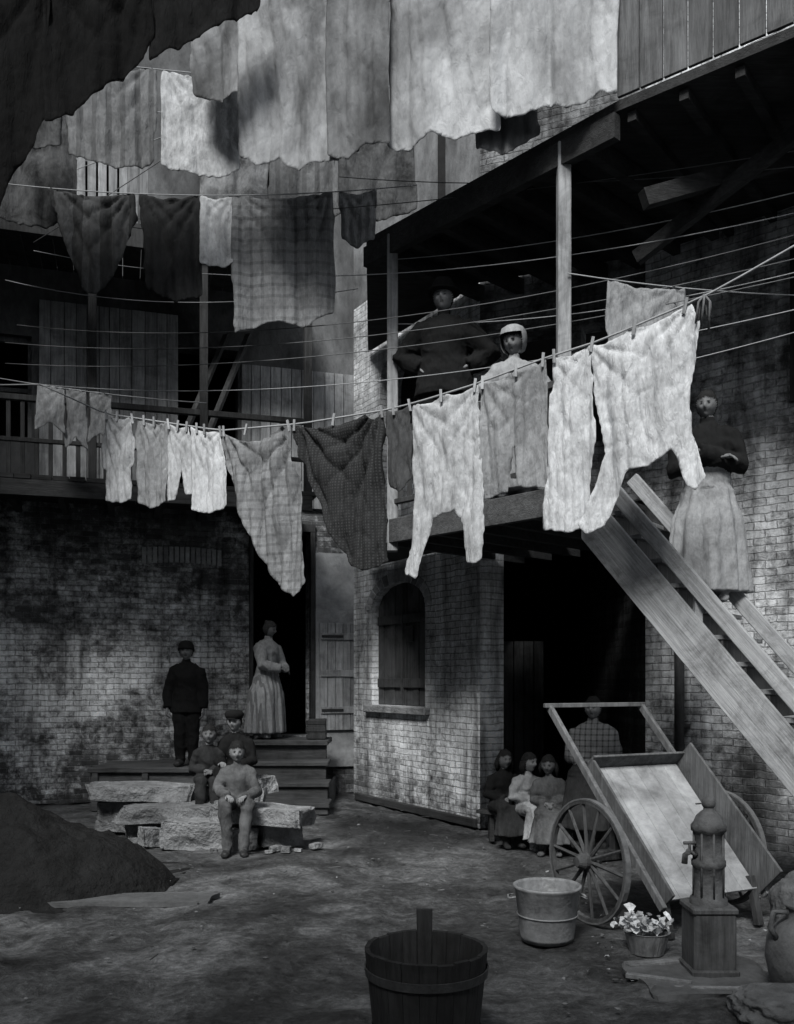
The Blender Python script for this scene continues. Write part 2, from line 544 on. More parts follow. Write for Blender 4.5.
# ------------------------------------------------------------------ stoop / steps
st = empty("wooden_stoop")
b = Bld()
b.box((-4.0, 11.62, 0.50), (-2.02, 13.0, 0.565)); b.box((-3.98, 11.68, 0.0), (-2.03, 11.72, 0.50))
for x in (-3.95, -3.3, -2.6, -2.1):
    b.box((x, 11.63, 0), (x + 0.08, 11.679, 0.499))
b.box((-2.0, 12.35, 0.80), (-0.95, 13.15, 0.87)); b.box((-1.98, 12.42, 0.60), (-0.97, 12.46, 0.80))
b.box((-2.0, 12.0, 0.55), (-0.92, 12.5, 0.61)); b.box((-1.98, 12.05, 0.36), (-0.95, 12.09, 0.55))
b.box((-2.0, 11.65, 0.31), (-0.88, 12.1, 0.37)); b.box((-1.98, 11.7, 0.14), (-0.9, 11.74, 0.31))
b.box((-2.0, 11.3, 0.09), (-0.85, 11.75, 0.15)); b.box((-1.98, 11.34, 0), (-0.87, 11.38, 0.09))
b.box((-0.93, 11.8, 0.0), (-0.89, 13.1, 0.3)); b.box((-2.02, 12.0, 0.0), (-1.985, 13.1, 0.86))
b.obj("steps", wood("stoop_wood", 0.085, along="x"), st, 0.008)
b = Bld(); b.box((-1.25, 12.5, 0.87), (-1.0, 12.75, 1.15), jit=0.01)
for z in (0.9, 1.0, 1.1): b.box((-1.262, 12.488, z - 0.02), (-0.988, 12.499, z + 0.04))
b.obj("small_wooden_box", W_dark, None, 0.01)

# ------------------------------------------------------------------ middle building
mid = empty("whitewashed_brick_house")
MW0 = V((-0.62, 12.9, 0)); MW1 = V((0.95, 10.3, 0)); FM = frame(MW0, MW1 - MW0)
wall("window_wall", MW0, MW1, 0, 7.0, [arch(0.53, 1.88, 1.36, 2.66, 0.33), arch(0.75, 1.75, 4.3, 5.7, 0.4)], 0.34, MB_mid, mid)
wall("upper_wall", MW0, MW1, 7.0, 12.5, [], 0.34, PL_mid, mid)
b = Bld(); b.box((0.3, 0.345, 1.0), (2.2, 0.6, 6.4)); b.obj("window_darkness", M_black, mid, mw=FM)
b = Bld()
def arch_top(x, a, bb, zs, rise):
    cx = (a + bb) / 2; hw = (bb - a) / 2
    return zs + rise * math.sqrt(max(0, 1 - ((x - cx) / hw) ** 2))
nbd = 9
for i in range(nbd):
    x0 = 0.535 + i * (1.34 / nbd); x1 = x0 + 1.34 / nbd - 0.012
    y = 0.10 + (0.012 if i % 2 else 0)
    z0 = 1.365; t0 = arch_top(x0, 0.53, 1.88, 2.66, 0.33); t1 = arch_top(x1, 0.53, 1.88, 2.66, 0.33)
    b.add([(x0, y, z0), (x1, y, z0), (x1, y, t1), (x0, y, t0), (x0, y + 0.04, z0), (x1, y + 0.04, z0), (x1, y + 0.04, t1), (x0, y + 0.04, t0)],
          [(0, 1, 2, 3), (7, 6, 5, 4), (0, 4, 5, 1), (1, 5, 6, 2), (2, 6, 7, 3), (3, 7, 4, 0)])
for z in (1.6, 2.45):
    b.box((0.56, 0.07, z), (1.18, 0.099, z + 0.12)); b.box((1.23, 0.07, z), (1.85, 0.099, z + 0.12))
b.box((1.19, 0.06, 1.37), (1.225, 0.099, 2.96))
b.obj("window_shutters", wood("shutter_wood", 0.085, var=0.35, island=0.3), mid, 0.004, mw=FM)
b = Bld()
b.box((1.36, 0.04, 2.2), (1.52, 0.069, 2.4)); b.obj("shutter_latch", M_iron, mid, 0.004, mw=FM)
b = Bld()
N_ = 15
for i in range(N_):
    t0 = math.pi * i / N_ + 0.02; t1 = math.pi * (i + 1) / N_ - 0.02
    q = []
    for r in (0, 0.15):
        for t in (t0, t1):
            q.append((1.205 + (0.675 + r) * math.cos(t), 2.66 + (0.33 + r) * math.sin(t)))
    b.add([(q[0][0], -0.012, q[0][1]), (q[1][0], -0.012, q[1][1]), (q[3][0], -0.012, q[3][1]), (q[2][0], -0.012, q[2][1]),
           (q[0][0], 0.02, q[0][1]), (q[1][0], 0.02, q[1][1]), (q[3][0], 0.02, q[3][1]), (q[2][0], 0.02, q[2][1])],
          [(0, 1, 2, 3), (7, 6, 5, 4), (0, 4, 5, 1), (1, 5, 6, 2), (2, 6, 7, 3), (3, 7, 4, 0)])
b.obj("brick_arch", plain("arch_brick", 0.36, 0.5, 9, 0.9, 0.008, 30, 0, 0.9), mid, 0.006, mw=FM)
b = Bld(); b.box((0.42, -0.09, 1.25), (1.99, 0.12, 1.355), jit=0.006)
b.obj("window_sill", M_stone, mid, 0.012, mw=FM)
b = Bld(); b.box((0.1, -0.05, 0.0), (3.0, -0.003, 0.1), jit=0.004)
b.obj("base_board", W_darkx, mid, 0.01, mw=FM)
wall("passage_front", (0.95, 10.3), (2.65, 9.6), 3.62, 12.5, [rect(0.25, 0.95, 3.63 + 0.01, 5.6), rect(1.15, 1.7, 4.3, 5.6)], 0.3, MB_gal, mid)
b = Bld()
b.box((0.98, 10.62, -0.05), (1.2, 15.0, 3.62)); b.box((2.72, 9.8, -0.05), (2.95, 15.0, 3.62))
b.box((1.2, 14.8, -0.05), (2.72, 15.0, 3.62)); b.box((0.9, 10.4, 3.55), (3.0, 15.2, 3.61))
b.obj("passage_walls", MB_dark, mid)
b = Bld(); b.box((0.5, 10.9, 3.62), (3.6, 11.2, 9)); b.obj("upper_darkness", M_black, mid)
b = Bld()
for i in range(5):
    b.box((1.25 + i * 0.13, 11.6 + 0.02 * (i % 2), 0), (1.37 + i * 0.13, 11.65, 2.2))
b.obj("passage_door", wood("passage_wood", 0.07), mid, 0.004)

def slab(bl, poly, z0, z1, mi=0):
    n = len(poly)
    vs = [(x, y, z0) for x, y in poly] + [(x, y, z1) for x, y in poly]
    fs = [tuple(reversed(range(n))), tuple(range(n, 2 * n))] + [(i, (i + 1) % n, n + (i + 1) % n, n + i) for i in range(n)]
    bl.add(vs, fs, mi)
gal = empty("wooden_gallery")
P1 = [(-0.32, 9.39), (1.53, 7.38), (2.14, 8.14), (2.95, 9.25), (2.62, 9.55), (0.93, 10.24), (-0.40, 12.42)]
b = Bld(); slab(b, P1, 3.26, 3.32)
e0 = V((-0.32, 9.39, 0)); e1 = V((1.53, 7.38, 0)); ed = (e1 - e0).normalized(); en = V((-ed.y, ed.x, 0))
if en.y < 0: en = -en
for i in range(7):
    p = e0 + ed * (0.2 + i * 0.4)
    b.beam(p + en * 0.05 + V((0, 0, 3.17)), p + en * 2.3 + V((0, 0, 3.17)), 0.07, 0.15)
b.obj("floor", W_darkx, gal)
b = Bld()
b.beam(e0 + V((0, 0, 3.2)) - en * 0.02, e1 + V((0, 0, 3.2)) - en * 0.02, 0.05, 0.24)
b.obj("edge_beam", wood("beam_wood", 0.07, along="x"), gal, 0.006)
pA = V((-0.045, 9.12, 0)); pB = V((1.40, 7.56, 0))
b = Bld()
for p in (pA, pB):
    b.box((p.x - 0.055, p.y - 0.055, 3.0 if p is pA else 3.3), (p.x + 0.055, p.y + 0.055, 6.2))
b.obj("posts", W_grey, gal, 0.008)
b = Bld()
b.beam(pA + V((0, 0, 4.2)), pB + V((0, 0, 4.2)), 0.07, 0.06)
b.beam(pA + V((0, 0, 3.5)), pB + V((0, 0, 3.5)), 0.05, 0.05)
k = 0.12
while k < 2.1:
    p = pA + ed * k
    b.beam(p + V((0, 0, 3.5)), p + V((0, 0, 4.18)), 0.03, 0.05); k += 0.13
b.obj("railing", W_dark, gal, 0.004)
P2 = [(-0.32, 9.39), (1.75, 7.15), (3.9, 5.45), (6.2, 6.6), (2.64, 9.58), (0.93, 10.24), (-0.40, 12.42)]
b = Bld(); slab(b, P2, 6.22, 6.3)
for i in range(7):
    p = e0 + ed * (0.2 + i * 0.42)
    b.beam(p + en * 0.05 + V((0, 0, 6.12)), p + en * 2.2 + V((0, 0, 6.12)), 0.08, 0.16)
b.beam(e0 + V((0, 0, 6.1)), V((1.75, 7.15, 6.1)), 0.08, 0.2)
q0 = V((1.75, 7.15, 0)); q1 = V((3.9, 5.45, 0)); qd = (q1 - q0).normalized(); qn = V((-qd.y, qd.x, 0))
for i in range(7):
    p = q0 + qd * (0.1 + i * 0.42)
    b.beam(p + qn * 0.05 + V((0, 0, 6.17)), p + qn * 2.6 + V((0, 0, 6.17)), 0.07, 0.08)
b.beam(V((2.0, 7.3, 5.6)), V((3.3, 7.6, 6.1)), 0.1, 0.14); b.beam(V((2.1, 7.9, 5.4)), V((3.4, 6.9, 6.15)), 0.08, 0.12)
b.obj("ceiling", wood("ceiling_wood", 0.032, along="x"), gal)
b = Bld()
k = 0.0
while k < 2.75:
    w = 0.19
    b.beam(q0 + qd * (k + w / 2) + V((0, 0, 6.32)), q0 + qd * (k + w / 2) + V((0, 0, 8.9)), w - 0.012, 0.03, up=tuple(qn)); k += w
b.obj("parapet_boards", wood("parapet_wood", 0.10), gal, 0.003)

# ------------------------------------------------------------------ right tenement
rt = empty("brick_tenement")
RW0 = V((2.65, 9.6, 0)); RW1 = V((7.6, 5.14, 0)); FR = frame(RW0, RW1 - RW0)
wall("yard_wall", RW0, RW1, 0, 12.5, [rect(1.95, 2.8, 4.3, 5.9)], 0.4, MB_right, rt)
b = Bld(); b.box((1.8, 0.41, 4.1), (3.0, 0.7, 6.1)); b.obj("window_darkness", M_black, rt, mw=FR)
b = Bld()
for i in range(4):
    b.box((1.5 + i * 0.11, -0.04, 4.35), (1.6 + i * 0.11, -0.01, 5.85))
b.obj("shutters", wood("shutter_dark", 0.025), rt, 0.004, mw=FR)
b = Bld(); b.tube([(0.42, -0.09, 0), (0.42, -0.09, 3.1)], 0.05, 12); b.box((0.34, -0.04, 1.2), (0.5, -0.003, 1.25))
b.obj("drain_pipe", M_iron, rt, smooth=True, mw=FR)

# ------------------------------------------------------------------ stairs
sr = empty("wooden_staircase")
S0 = V((1.50, 7.24, 0)); u = V((0.8, -0.6, 0)); wv = V((0.6, 0.8, 0)); slope = 1.22; W = 0.98; L = 2.55
b = Bld()
def sp(s_, w_, z_):
    return S0 + u * s_ + wv * w_ + V((0, 0, z_))
for w_ in (0.0, W):
    a = [sp(-0.02, w_, 2.84), sp(-0.02, w_, 3.12), sp(0.10, w_, 3.16), sp(L, w_, 3.16 - (L - 0.1) * slope), sp(L, w_, 2.84 - (L + 0.02) * slope)]
    o = wv * 0.045
    b.add(a + [p + o for p in a], [(0, 1, 2, 3, 4), (9, 8, 7, 6, 5)] + [(i, (i + 1) % 5, 5 + (i + 1) % 5, 5 + i) for i in range(5)])
m, nt, bs = new_mat("stair_wood")
tc = N(nt, "ShaderNodeTexCoord")
mr_ = mapping(nt, mapping(nt, tc.outputs["Object"], (1, 1, 1), (0, 0, 0), (0, 0, math.atan2(0.6, 0.8))), (1, 1, 1), (0, 0, 0), (0, -math.atan(slope), 0))
mo = mapping(nt, mr_, (0.5, 6, 9))
c = ramp(nt, noise_tex(nt, mo, 3, 5, 0.7, 0.3), [(0.3, g(0.20)), (0.52, g(0.31)), (0.72, g(0.40))])
c = mix(nt, 0.9, c, ramp(nt, noise_tex(nt, tc.outputs["Object"], 3, 6, 0.75, 0.4), [(0.32, 0.4), (0.52, 1.0), (0.7, 1.2)]), "MULTIPLY")
nt.links.new(c, bs.inputs["Base Color"]); bs.inputs["Roughness"].default_value = 0.85
bump(nt, bs, noise_tex(nt, mo, 8, 3, 0.6), 0.006)
M_stair = m
b.obj("stringers", M_stair, sr, 0.004)
b = Bld()
nst = 15
for i in range(nst):
    s_ = 0.1 + i * 0.165; z_ = 3.12 - (i + 0.4) * 0.165 * slope
    p = [sp(s_ - 0.03, 0.05, z_), sp(s_ + 0.2, 0.05, z_), sp(s_ + 0.2, W - 0.005, z_), sp(s_ - 0.03, W - 0.005, z_)]
    q = [v + V((0, 0, -0.035)) for v in p]
    b.add(p + q, [(0, 1, 2, 3), (7, 6, 5, 4), (0, 4, 5, 1), (1, 5, 6, 2), (2, 6, 7, 3), (3, 7, 4, 0)])
b.obj("treads", W_old, sr, 0.004)
b = Bld()
for i in range(nst):
    s_ = 0.1 + i * 0.165; z_ = 3.12 - (i + 0.4) * 0.165 * slope
    b.beam(sp(s_ - 0.01, 0.05, z_ + 0.08), sp(s_ - 0.01, W - 0.01, z_ + 0.08), 0.018, 0.155)
b.obj("risers", W_dark, sr)
b = Bld()
for w_, h0 in ((0.0, 0.40), (W, 0.40)):
    b.beam(sp(0.0 if w_ else 0.18, w_ + 0.02, 3.1 + h0 - (0 if w_ else 0.22)), sp(L, w_ + 0.02, 3.1 + h0 - L * slope), 0.05, 0.12)
    for s_ in ((0.7, 2.3) if w_ else (0.9, 2.3)):
        b.beam(sp(s_, w_ + 0.06, 3.0 - s_ * slope - 0.05), sp(s_, w_ + 0.06, 3.1 + h0 - s_ * slope), 0.06, 0.06)
b.obj("handrails", M_stair, sr, 0.006)

# ------------------------------------------------------------------ people
def M_skin(v): return plain("skin_%d" % int(v * 100), v, 0.3, 26, 0.7, 0.001, 60)
SK = M_skin(0.16); SKd = M_skin(0.12); SKl = M_skin(0.22)
LIP = plain("lips", 0.08, 0.1); EYE = plain("eye", 0.03, 0.1, 8, 0.4)
HAIR = plain("hair_dark", 0.016, 0.5, 40, 0.7, 0.01, 120)
HAIRm = plain("hair_brown", 0.035, 0.5, 40, 0.7, 0.01, 120)
SHOE = plain("boot_leather", 0.03, 0.4, 12, 0.5)
C_black = cloth_mat("wool_black", 0.014, bd=0.008); C_dark = cloth_mat("wool_dark", 0.032, var=0.4, bd=0.008); C_mid = cloth_mat("wool_mid", 0.10, var=0.5, bd=0.008)
C_grey = cloth_mat("cotton_grey", 0.28, var=0.35, bd=0.008); C_light = cloth_mat("cotton_light", 0.42, var=0.3, bd=0.008)
C_plaidd = cloth_mat("plaid_dress", 0.20, "plaid", 18, 18, 0.05)
C_stripe = cloth_mat("striped_skirt", 0.36, "stripe", 16, 0, 0.2)

def make_head(bl, c, hh, yaw, pitch, hair, longhair, MI):
    bm = bmesh.new(); bmesh.ops.create_icosphere(bm, subdivisions=4, radius=1)
    R = Matrix.Rotation(yaw, 4, "Z") @ Matrix.Rotation(pitch, 4, "X")
    def ga(x, z, cx, cz, wx, wz):
        return math.exp(-((x - cx) / wx) ** 2 - ((z - cz) / wz) ** 2)
    vs = []; hm = []
    sdh = random.uniform(0, 50)
    for v in bm.verts:
        x, y, z = v.co
        X = x * 0.70; Y = y * 0.84; Z = z
        if z < 0:
            X *= 1 - 0.30 * (-z) ** 1.5; Y *= 1 - 0.10 * (-z)
            if y > 0: Y *= 1 - 0.35 * (-z)
        if y < 0:
            fr = min(1, -y * 1.6)
            d = 0
            d += 0.24 * ga(x, z, 0, -0.16, 0.13, 0.14) + 0.08 * ga(x, z, 0, 0.02, 0.09, 0.16)
            d -= 0.13 * (ga(x, z, 0.33, 0.03, 0.20, 0.10) + ga(x, z, -0.33, 0.03, 0.20, 0.10))
            d += 0.06 * ga(x, z, 0.3, 0.20, 0.25, 0.06) + 0.06 * ga(x, z, -0.3, 0.20, 0.25, 0.06)
            d += 0.06 * ga(x, z, 0, -0.43, 0.2, 0.05) + 0.05 * ga(x, z, 0, -0.57, 0.18, 0.05) - 0.06 * ga(x, z, 0, -0.50, 0.2, 0.03)
            d += 0.10 * ga(x, z, 0, -0.82, 0.22, 0.14)
            d += 0.04 * (ga(x, z, 0.48, -0.25, 0.18, 0.14) + ga(x, z, -0.48, -0.25, 0.18, 0.14)) - 0.05 * (ga(x, z, 0.5, -0.55, 0.2, 0.15) + ga(x, z, -0.5, -0.55, 0.2, 0.15))
            Y -= d * fr
        line = 0.36 + 0.10 * (1 - min(1, abs(x) / 0.45)) if y < -0.45 else (0.36 - (y + 0.45) * 2.0)
        line += 0.12 * noise.noise(V((x * 4 + sdh, y * 4, 0)))
        line = max(line, -0.55 if not longhair else -0.8)
        ish = z > line and hair
        if ish:
            k = 1.12 + 0.09 * noise.noise(V((x * 4 + sdh, y * 4, z * 4))) + 0.05 * noise.noise(V((x * 12 + sdh, y * 12, z * 12)))
            X *= k; Y *= k; Z *= k
        vs.append(V(c) + R @ (V((X, Y, Z)) * hh)); hm.append(ish)
    for f in bm.faces:
        ii = [v.index for v in f.verts]
        cx, cy, cz = f.calc_center_median()
        if sum(hm[i] for i in ii) >= 2: mi = MI["hair"]
        elif cy < -0.7 and abs(cx) < 0.22 and -0.56 < cz < -0.44: mi = MI["lip"]
        else: mi = MI["skin"]
        bl.add([vs[i] for i in ii], [(0, 1, 2)], mi)
    bm.free()
    def loc(p): return V(c) + R @ (V(p) * hh)
    for sx in (-1, 1):
        bl.ball(loc((0.245 * sx, -0.675, 0.03)), (0.10 * hh, 0.045 * hh, 0.035 * hh), MI["eye"], 8, 6)
        bl.ball(loc((0.69 * sx, 0.08, -0.03)), (0.06 * hh, 0.12 * hh, 0.18 * hh), MI["skin"], 8, 6)
        if hair:
            bl.ball(loc((0.25 * sx, -0.79, 0.17)), (0.15 * hh, 0.025 * hh, 0.022 * hh), MI["hair"], 8, 4)
    if longhair == 2:
        bl.ball(loc((0, 0.55, 0.85)), (0.34 * hh, 0.3 * hh, 0.28 * hh), MI["hair"], 12, 8)
    if longhair == 1:
        for k in range(11):
            t = math.pi * (-0.04 + 1.08 * k / 10)
            p0 = loc((0.70 * math.cos(t), 0.1 + 0.62 * math.sin(t), 0.15)); p1 = loc((0.84 * math.cos(t), 0.12 + 0.6 * math.sin(t), -0.95 - 0.35 * random.random()))
            bl.tube([p0, p0.lerp(p1, 0.5) + V((0.01 * math.cos(t), 0.005, 0)), p1], [0.2 * hh, 0.23 * hh, 0.08 * hh], 7, MI["hair"])
    return loc, R

def hand(bl, w, d, H, side, mi):
    d = V(d).normalized(); L = 0.105 * H
    s_ = d.cross(V((1, 0, 0))) if abs(d.z) > 0.75 else d.cross(V((0, 0, 1)))
    s_.normalize()
    nn = s_.cross(d).normalized()
    if abs(d.z) > 0.75:
        if nn.x * side > 0: nn = -nn
        if s_.y > 0: s_ = -s_
    elif nn.z > 0: nn = -nn
    bl.tube([w - d * 0.12 * L, w + d * 0.08 * L, w + d * 0.3 * L, w + d * 0.54 * L], [(0.13 * L, 0.12 * L), (0.15 * L, 0.11 * L), (0.22 * L, 0.12 * L), (0.21 * L, 0.09 * L)], 10, mi, ref=tuple(s_))
    for i, fl in enumerate((0.40, 0.47, 0.44, 0.34)):
        p = w + d * 0.5 * L + s_ * ((1.5 - i) * 0.115 * L)
        pts = [p]; ang = 0.15
        for q in (0.45, 0.32, 0.23):
            ang += 0.38
            p = p + (d * math.cos(ang) + nn * math.sin(ang)) * fl * L * q; pts.append(p)
        bl.tube(pts, [0.055 * L, 0.05 * L, 0.045 * L, 0.032 * L], 7, mi, ref=tuple(s_))
    p = w + d * 0.12 * L + s_ * 0.14 * L
    dd = (d * 0.65 + s_ * 0.65 + nn * 0.25).normalized()
    bl.tube([p, p + dd * 0.2 * L, p + dd * 0.3 * L + d * 0.12 * L, p + dd * 0.32 * L + d * 0.22 * L], [0.075 * L, 0.062 * L, 0.055 * L, 0.035 * L], 7, mi)

def figure(name, loc, rot, H, seat=None, foot=0.0, arms="down", lean=0.03, skirt=False, hem=0.05, top=None, bottom=None,
           head=1.0, hair=True, longhair=0, hat=None, hatmat=None, yaw=0.0, pitch=0.0, apron=None, shawl=None, skin=None, bulk=1.0,
           hairmat=None, spread=0.055, kneeout=0.0, side=0.0, coat=False):
    MI = dict(skin=0, top=1, bottom=2, shoe=3, apron=4, hair=5, lip=6, eye=7, hat=8, shawl=9)
    mats = [skin or SK, top or C_dark, bottom or C_dark, SHOE, apron or C_light, hairmat or HAIR, LIP, EYE, hatmat or C_black, shawl or C_grey]
    rj = random.Random(int(loc[0] * 1000 + loc[1] * 77))
    J = lambda a: V([rj.uniform(-a, a) * H for _ in range(3)])
    hz = 0.53 * H if seat is None else seat + 0.055 * H
    hip = V((0, 0, hz)); t = V((side, -math.sin(lean), math.cos(lean))).normalized()
    P = lambda h, x=0, y=0: hip + t * (h * H) + V((x * H, y * H, 0))
    segs = []; bb = Bld()
    def part(label, pts, rad, n=14):
        pts = [V(p) for p in pts]
        bb.tube(pts, rad, n)
        for i in range(len(pts) - 1):
            f = lambda q: (q[0] + q[1]) / 2 if isinstance(q, (tuple, list)) else q
            segs.append((label, pts[i], pts[i + 1], f(rad[i]), f(rad[i + 1])))
    h_ = H * bulk
    part("top", [P(-0.03), P(0.04), P(0.11), P(0.2), P(0.255), P(0.285), P(0.31)], [(0.07 * h_, 0.055 * h_), (0.095 * h_, 0.072 * h_), (0.085 * h_, 0.066 * h_), (0.1 * h_, 0.075 * h_), (0.098 * h_, 0.062 * h_), (0.068 * h_, 0.05 * h_), (0.042 * h_, 0.04 * h_)], 20)
    if coat:
        part("top", [P(0.08), P(0.0), P(-0.09)], [(0.09 * h_, 0.07 * h_), (0.108 * h_, 0.082 * h_), (0.122 * h_, 0.095 * h_)], 24)
    part("skin", [P(0.28), P(0.345, 0, -0.008)], [0.034 * H, 0.032 * H])
    hands = []
    for sd in (-1, 1):
        sh = P(0.240, 0.098 * sd) + J(0.006); shi = P(0.262, 0.05 * sd)
        if arms == "down":
            el = P(0.085, 0.135 * sd, 0.01); wr = P(-0.06, 0.14 * sd, -0.04)
        elif arms == "lap":
            el = P(0.10, 0.14 * sd, -0.01); wr = V((0.035 * sd * H, -0.16 * H, hz + 0.085 * H))
        elif arms == "knees":
            el = P(0.09, 0.15 * sd, -0.05); wr = V((0.07 * sd * H, -0.21 * H, hz + 0.07 * H))
        elif arms == "folded":
            el = P(0.10, 0.15 * sd, -0.02); wr = P(0.14 + 0.02 * sd, -0.045 * sd, -0.105 - 0.02 * sd)
        elif arms == "hips":
            el = P(0.12, 0.23 * sd, 0.03); wr = P(0.055, 0.115 * sd, -0.035)
        elif arms == "rail":
            el = P(0.11, 0.19 * sd, -0.05); wr = P(0.06, 0.13 * sd, -0.19)
        elif arms == "work":
            el = P(0.10, 0.13 * sd, -0.06); wr = P(0.07, 0.03 * sd, -0.17)
        el = el + J(0.014); wr = wr + J(0.012)
        q = 1.10 * bulk
        part("top", [shi, sh, sh.lerp(el, 0.5), el, el.lerp(wr, 0.5), wr], [0.042 * H * q, 0.044 * H * q, 0.042 * H * q, 0.039 * H * q, 0.035 * H * q, 0.029 * H * q], 12)
        hands.append((wr, wr - el, sd))
        hj = hip + V((0.05 * sd * H, 0, -0.005 * H))
        if seat is None:
            kn = V((spread * 1.05 * sd * H, -0.015 * H, 0.285 * H)) + J(0.006); an = V((spread * sd * H, 0.01 * H, 0.055 * H))
        else:
            kn = V(((spread + 0.02 + kneeout) * sd * H, -0.235 * H, hz + 0.012 * H)) + J(0.012); az = foot + 0.045 * H
            dz = kn.z - az; ll = 0.245 * H
            an = V((spread * sd * H * 1.1, kn.y + (math.sqrt(max(0, ll * ll - dz * dz)) * (-1 if foot < 0.02 and dz < ll else 1) * 0.4), az))
        part("bottom", [hj, hj.lerp(kn, 0.5), kn, kn.lerp(an, 0.4), an], [0.064 * h_, 0.06 * h_, 0.053 * H, 0.05 * H, 0.039 * H], 12)
        an2 = an + V((0, 0.012 * H, -0.025 * H)); toe = an + V((0.02 * sd * H, -0.095 * H, -0.032 * H))
        part("shoe", [an + V((0, 0, 0.02 * H)), an2, an2.lerp(toe, 0.55), toe], [0.034 * H, (0.034 * H, 0.03 * H), (0.034 * H, 0.026 * H), (0.026 * H, 0.018 * H)], 12)
    if skirt:
        if seat is None:
            n = 64; rows = 12; vs = []; fs = []
            for i in range(rows + 1):
                f = i / rows
                z = (hz + 0.10 * H) * (1 - f) + hem * H * f
                rr = 0.080 + 0.055 * min(1, f * 2.5) + 0.05 * f
                for j in range(n):
                    a = 2 * math.pi * j / n
                    k = 1 + 0.10 * min(1, f * 1.6) * math.sin(a * 12 + 1.3 * math.sin(a * 2)) + 0.04 * f * math.sin(a * 5 + 1)
                    vs.append((math.cos(a) * rr * H * k, 0.02 * H * f + math.sin(a) * rr * H * 0.85 * k, z))
            for i in range(rows):
                for j in range(n):
                    fs.append((i * n + j, i * n + (j + 1) % n, (i + 1) * n + (j + 1) % n, (i + 1) * n + j))
            fs.append(tuple(reversed(range(n)))); fs.append(tuple(rows * n + j for j in range(n)))
            bb.add(vs, fs)
            segs.append(("bottom", V((0, 0, hz + 0.06 * H)), V((0, 0.01, hem * H)), 0.1 * H, 0.19 * H))
        else:
            kn = V((0, -0.22 * H, hz + 0.0 * H)); hm_ = V((0, -0.27 * H, foot + (hem + 0.06) * H))
            part("bottom", [P(0.08), hip, hip.lerp(kn, 0.6), kn], [(0.085 * H, 0.07 * H), (0.13 * H, 0.085 * H), (0.14 * H, 0.075 * H), (0.135 * H, 0.06 * H)], 20)
            n = 40; rows = 6; vs = []; fs = []
            for i in range(rows + 1):
                f = i / rows; c0 = (kn + V((0, 0, 0.03 * H))).lerp(hm_, f)
                for j in range(n):
                    a = 2 * math.pi * j / n; k = 1 + 0.10 * f * math.sin(a * 9 + 1.5 * math.sin(a * 2))
                    vs.append(c0 + V((math.cos(a) * (0.13 + 0.05 * f) * H * k, math.sin(a) * (0.05 + 0.065 * f) * H * k, 0)))
            for i in range(rows):
                for j in range(n):
                    fs.append((i * n + j, i * n + (j + 1) % n, (i + 1) * n + (j + 1) % n, (i + 1) * n + j))
            fs.append(tuple(reversed(range(n)))); fs.append(tuple(rows * n + j for j in range(n)))
            bb.add(vs, fs)
            segs.append(("bottom", kn, hm_, 0.12 * H, 0.15 * H))
    if shawl:
        part("shawl", [P(0.31), P(0.26), P(0.16), P(0.07)], [(0.05 * H, 0.05 * H), (0.135 * H, 0.085 * H), (0.165 * H, 0.12 * H), (0.17 * H, 0.135 * H)], 24)
    me = bpy.data.meshes.new("tmpb"); me.from_pydata([tuple(p) for p in bb.v], [], bb.f); me.update()
    bm = bmesh.new(); bm.from_mesh(me); bmesh.ops.recalc_face_normals(bm, faces=bm.faces); bm.to_mesh(me); bm.free()
    o = bpy.data.objects.new("tmpb", me); COL.objects.link(o)
    md = o.modifiers.new("r", "REMESH"); md.mode = "VOXEL"; md.voxel_size = 0.0115
    dg = bpy.context.evaluated_depsgraph_get(); dg.update()
    m2 = bpy.data.meshes.new_from_object(o.evaluated_get(dg))
    bpy.data.objects.remove(o)
    bm = bmesh.new(); bm.from_mesh(m2)
    for _ in range(3):
        bmesh.ops.smooth_vert(bm, verts=bm.verts, factor=0.5, use_axis_x=True, use_axis_y=True, use_axis_z=True)
    bm.normal_update()
    sd_ = V((loc[0] * 7, loc[1] * 5, 0))
    for v in bm.verts:
        p = v.co
        if skirt and p.z < hz:
            d = 0.012 * noise.noise(V((p.x * 16, p.y * 16, p.z * 2.5)) + sd_) + 0.004 * noise.noise(V((p.x * 30, p.y * 30, p.z * 14)) + sd_)
        else:
            cr = max(0, 1 - 3.0 * abs(noise.noise(V((p.x * 9 + p.z * 3, p.y * 9, p.z * 8)) + sd_)))
            d = 0.012 * noise.noise(V((p.x * 9, p.y * 9, p.z * 9)) + sd_) + 0.008 * cr
        v.co = p + v.normal * d
    bl = Bld()
    bm.verts.ensure_lookup_table()
    bl.v = [v.co.copy() for v in bm.verts]
    for f in bm.faces:
        c = f.calc_center_median()
        best = None; bs = 1e9
        for (lab, a, b_, ra, rb) in segs:
            ab = b_ - a; tt = max(0, min(1, (c - a).dot(ab) / max(1e-9, ab.length_squared)))
            sc = (c - (a + ab * tt)).length - (ra + (rb - ra) * tt)
            if lab == "bottom" and skirt: sc -= 0.01
            if lab == "shawl": sc -= 0.03
            if sc < bs: bs = sc; best = lab
        if best == "bottom" and apron and c.y < -0.01 and abs(c.x) < 0.11 * H and c.z > hem * H + 0.08:
            best = "apron"
        bl.f.append(tuple(v.index for v in f.verts)); bl.m.append(MI[best])
    bm.free()
    for (wr, d, sd) in hands:
        hand(bl, wr, d, H, sd, MI["skin"])
    hh = 0.066 * H * head
    hc = P(0.345, 0, -0.02) + V((0, 0, hh * 0.82))
    lc, R = make_head(bl, hc, hh, yaw, pitch, hair, longhair, MI)
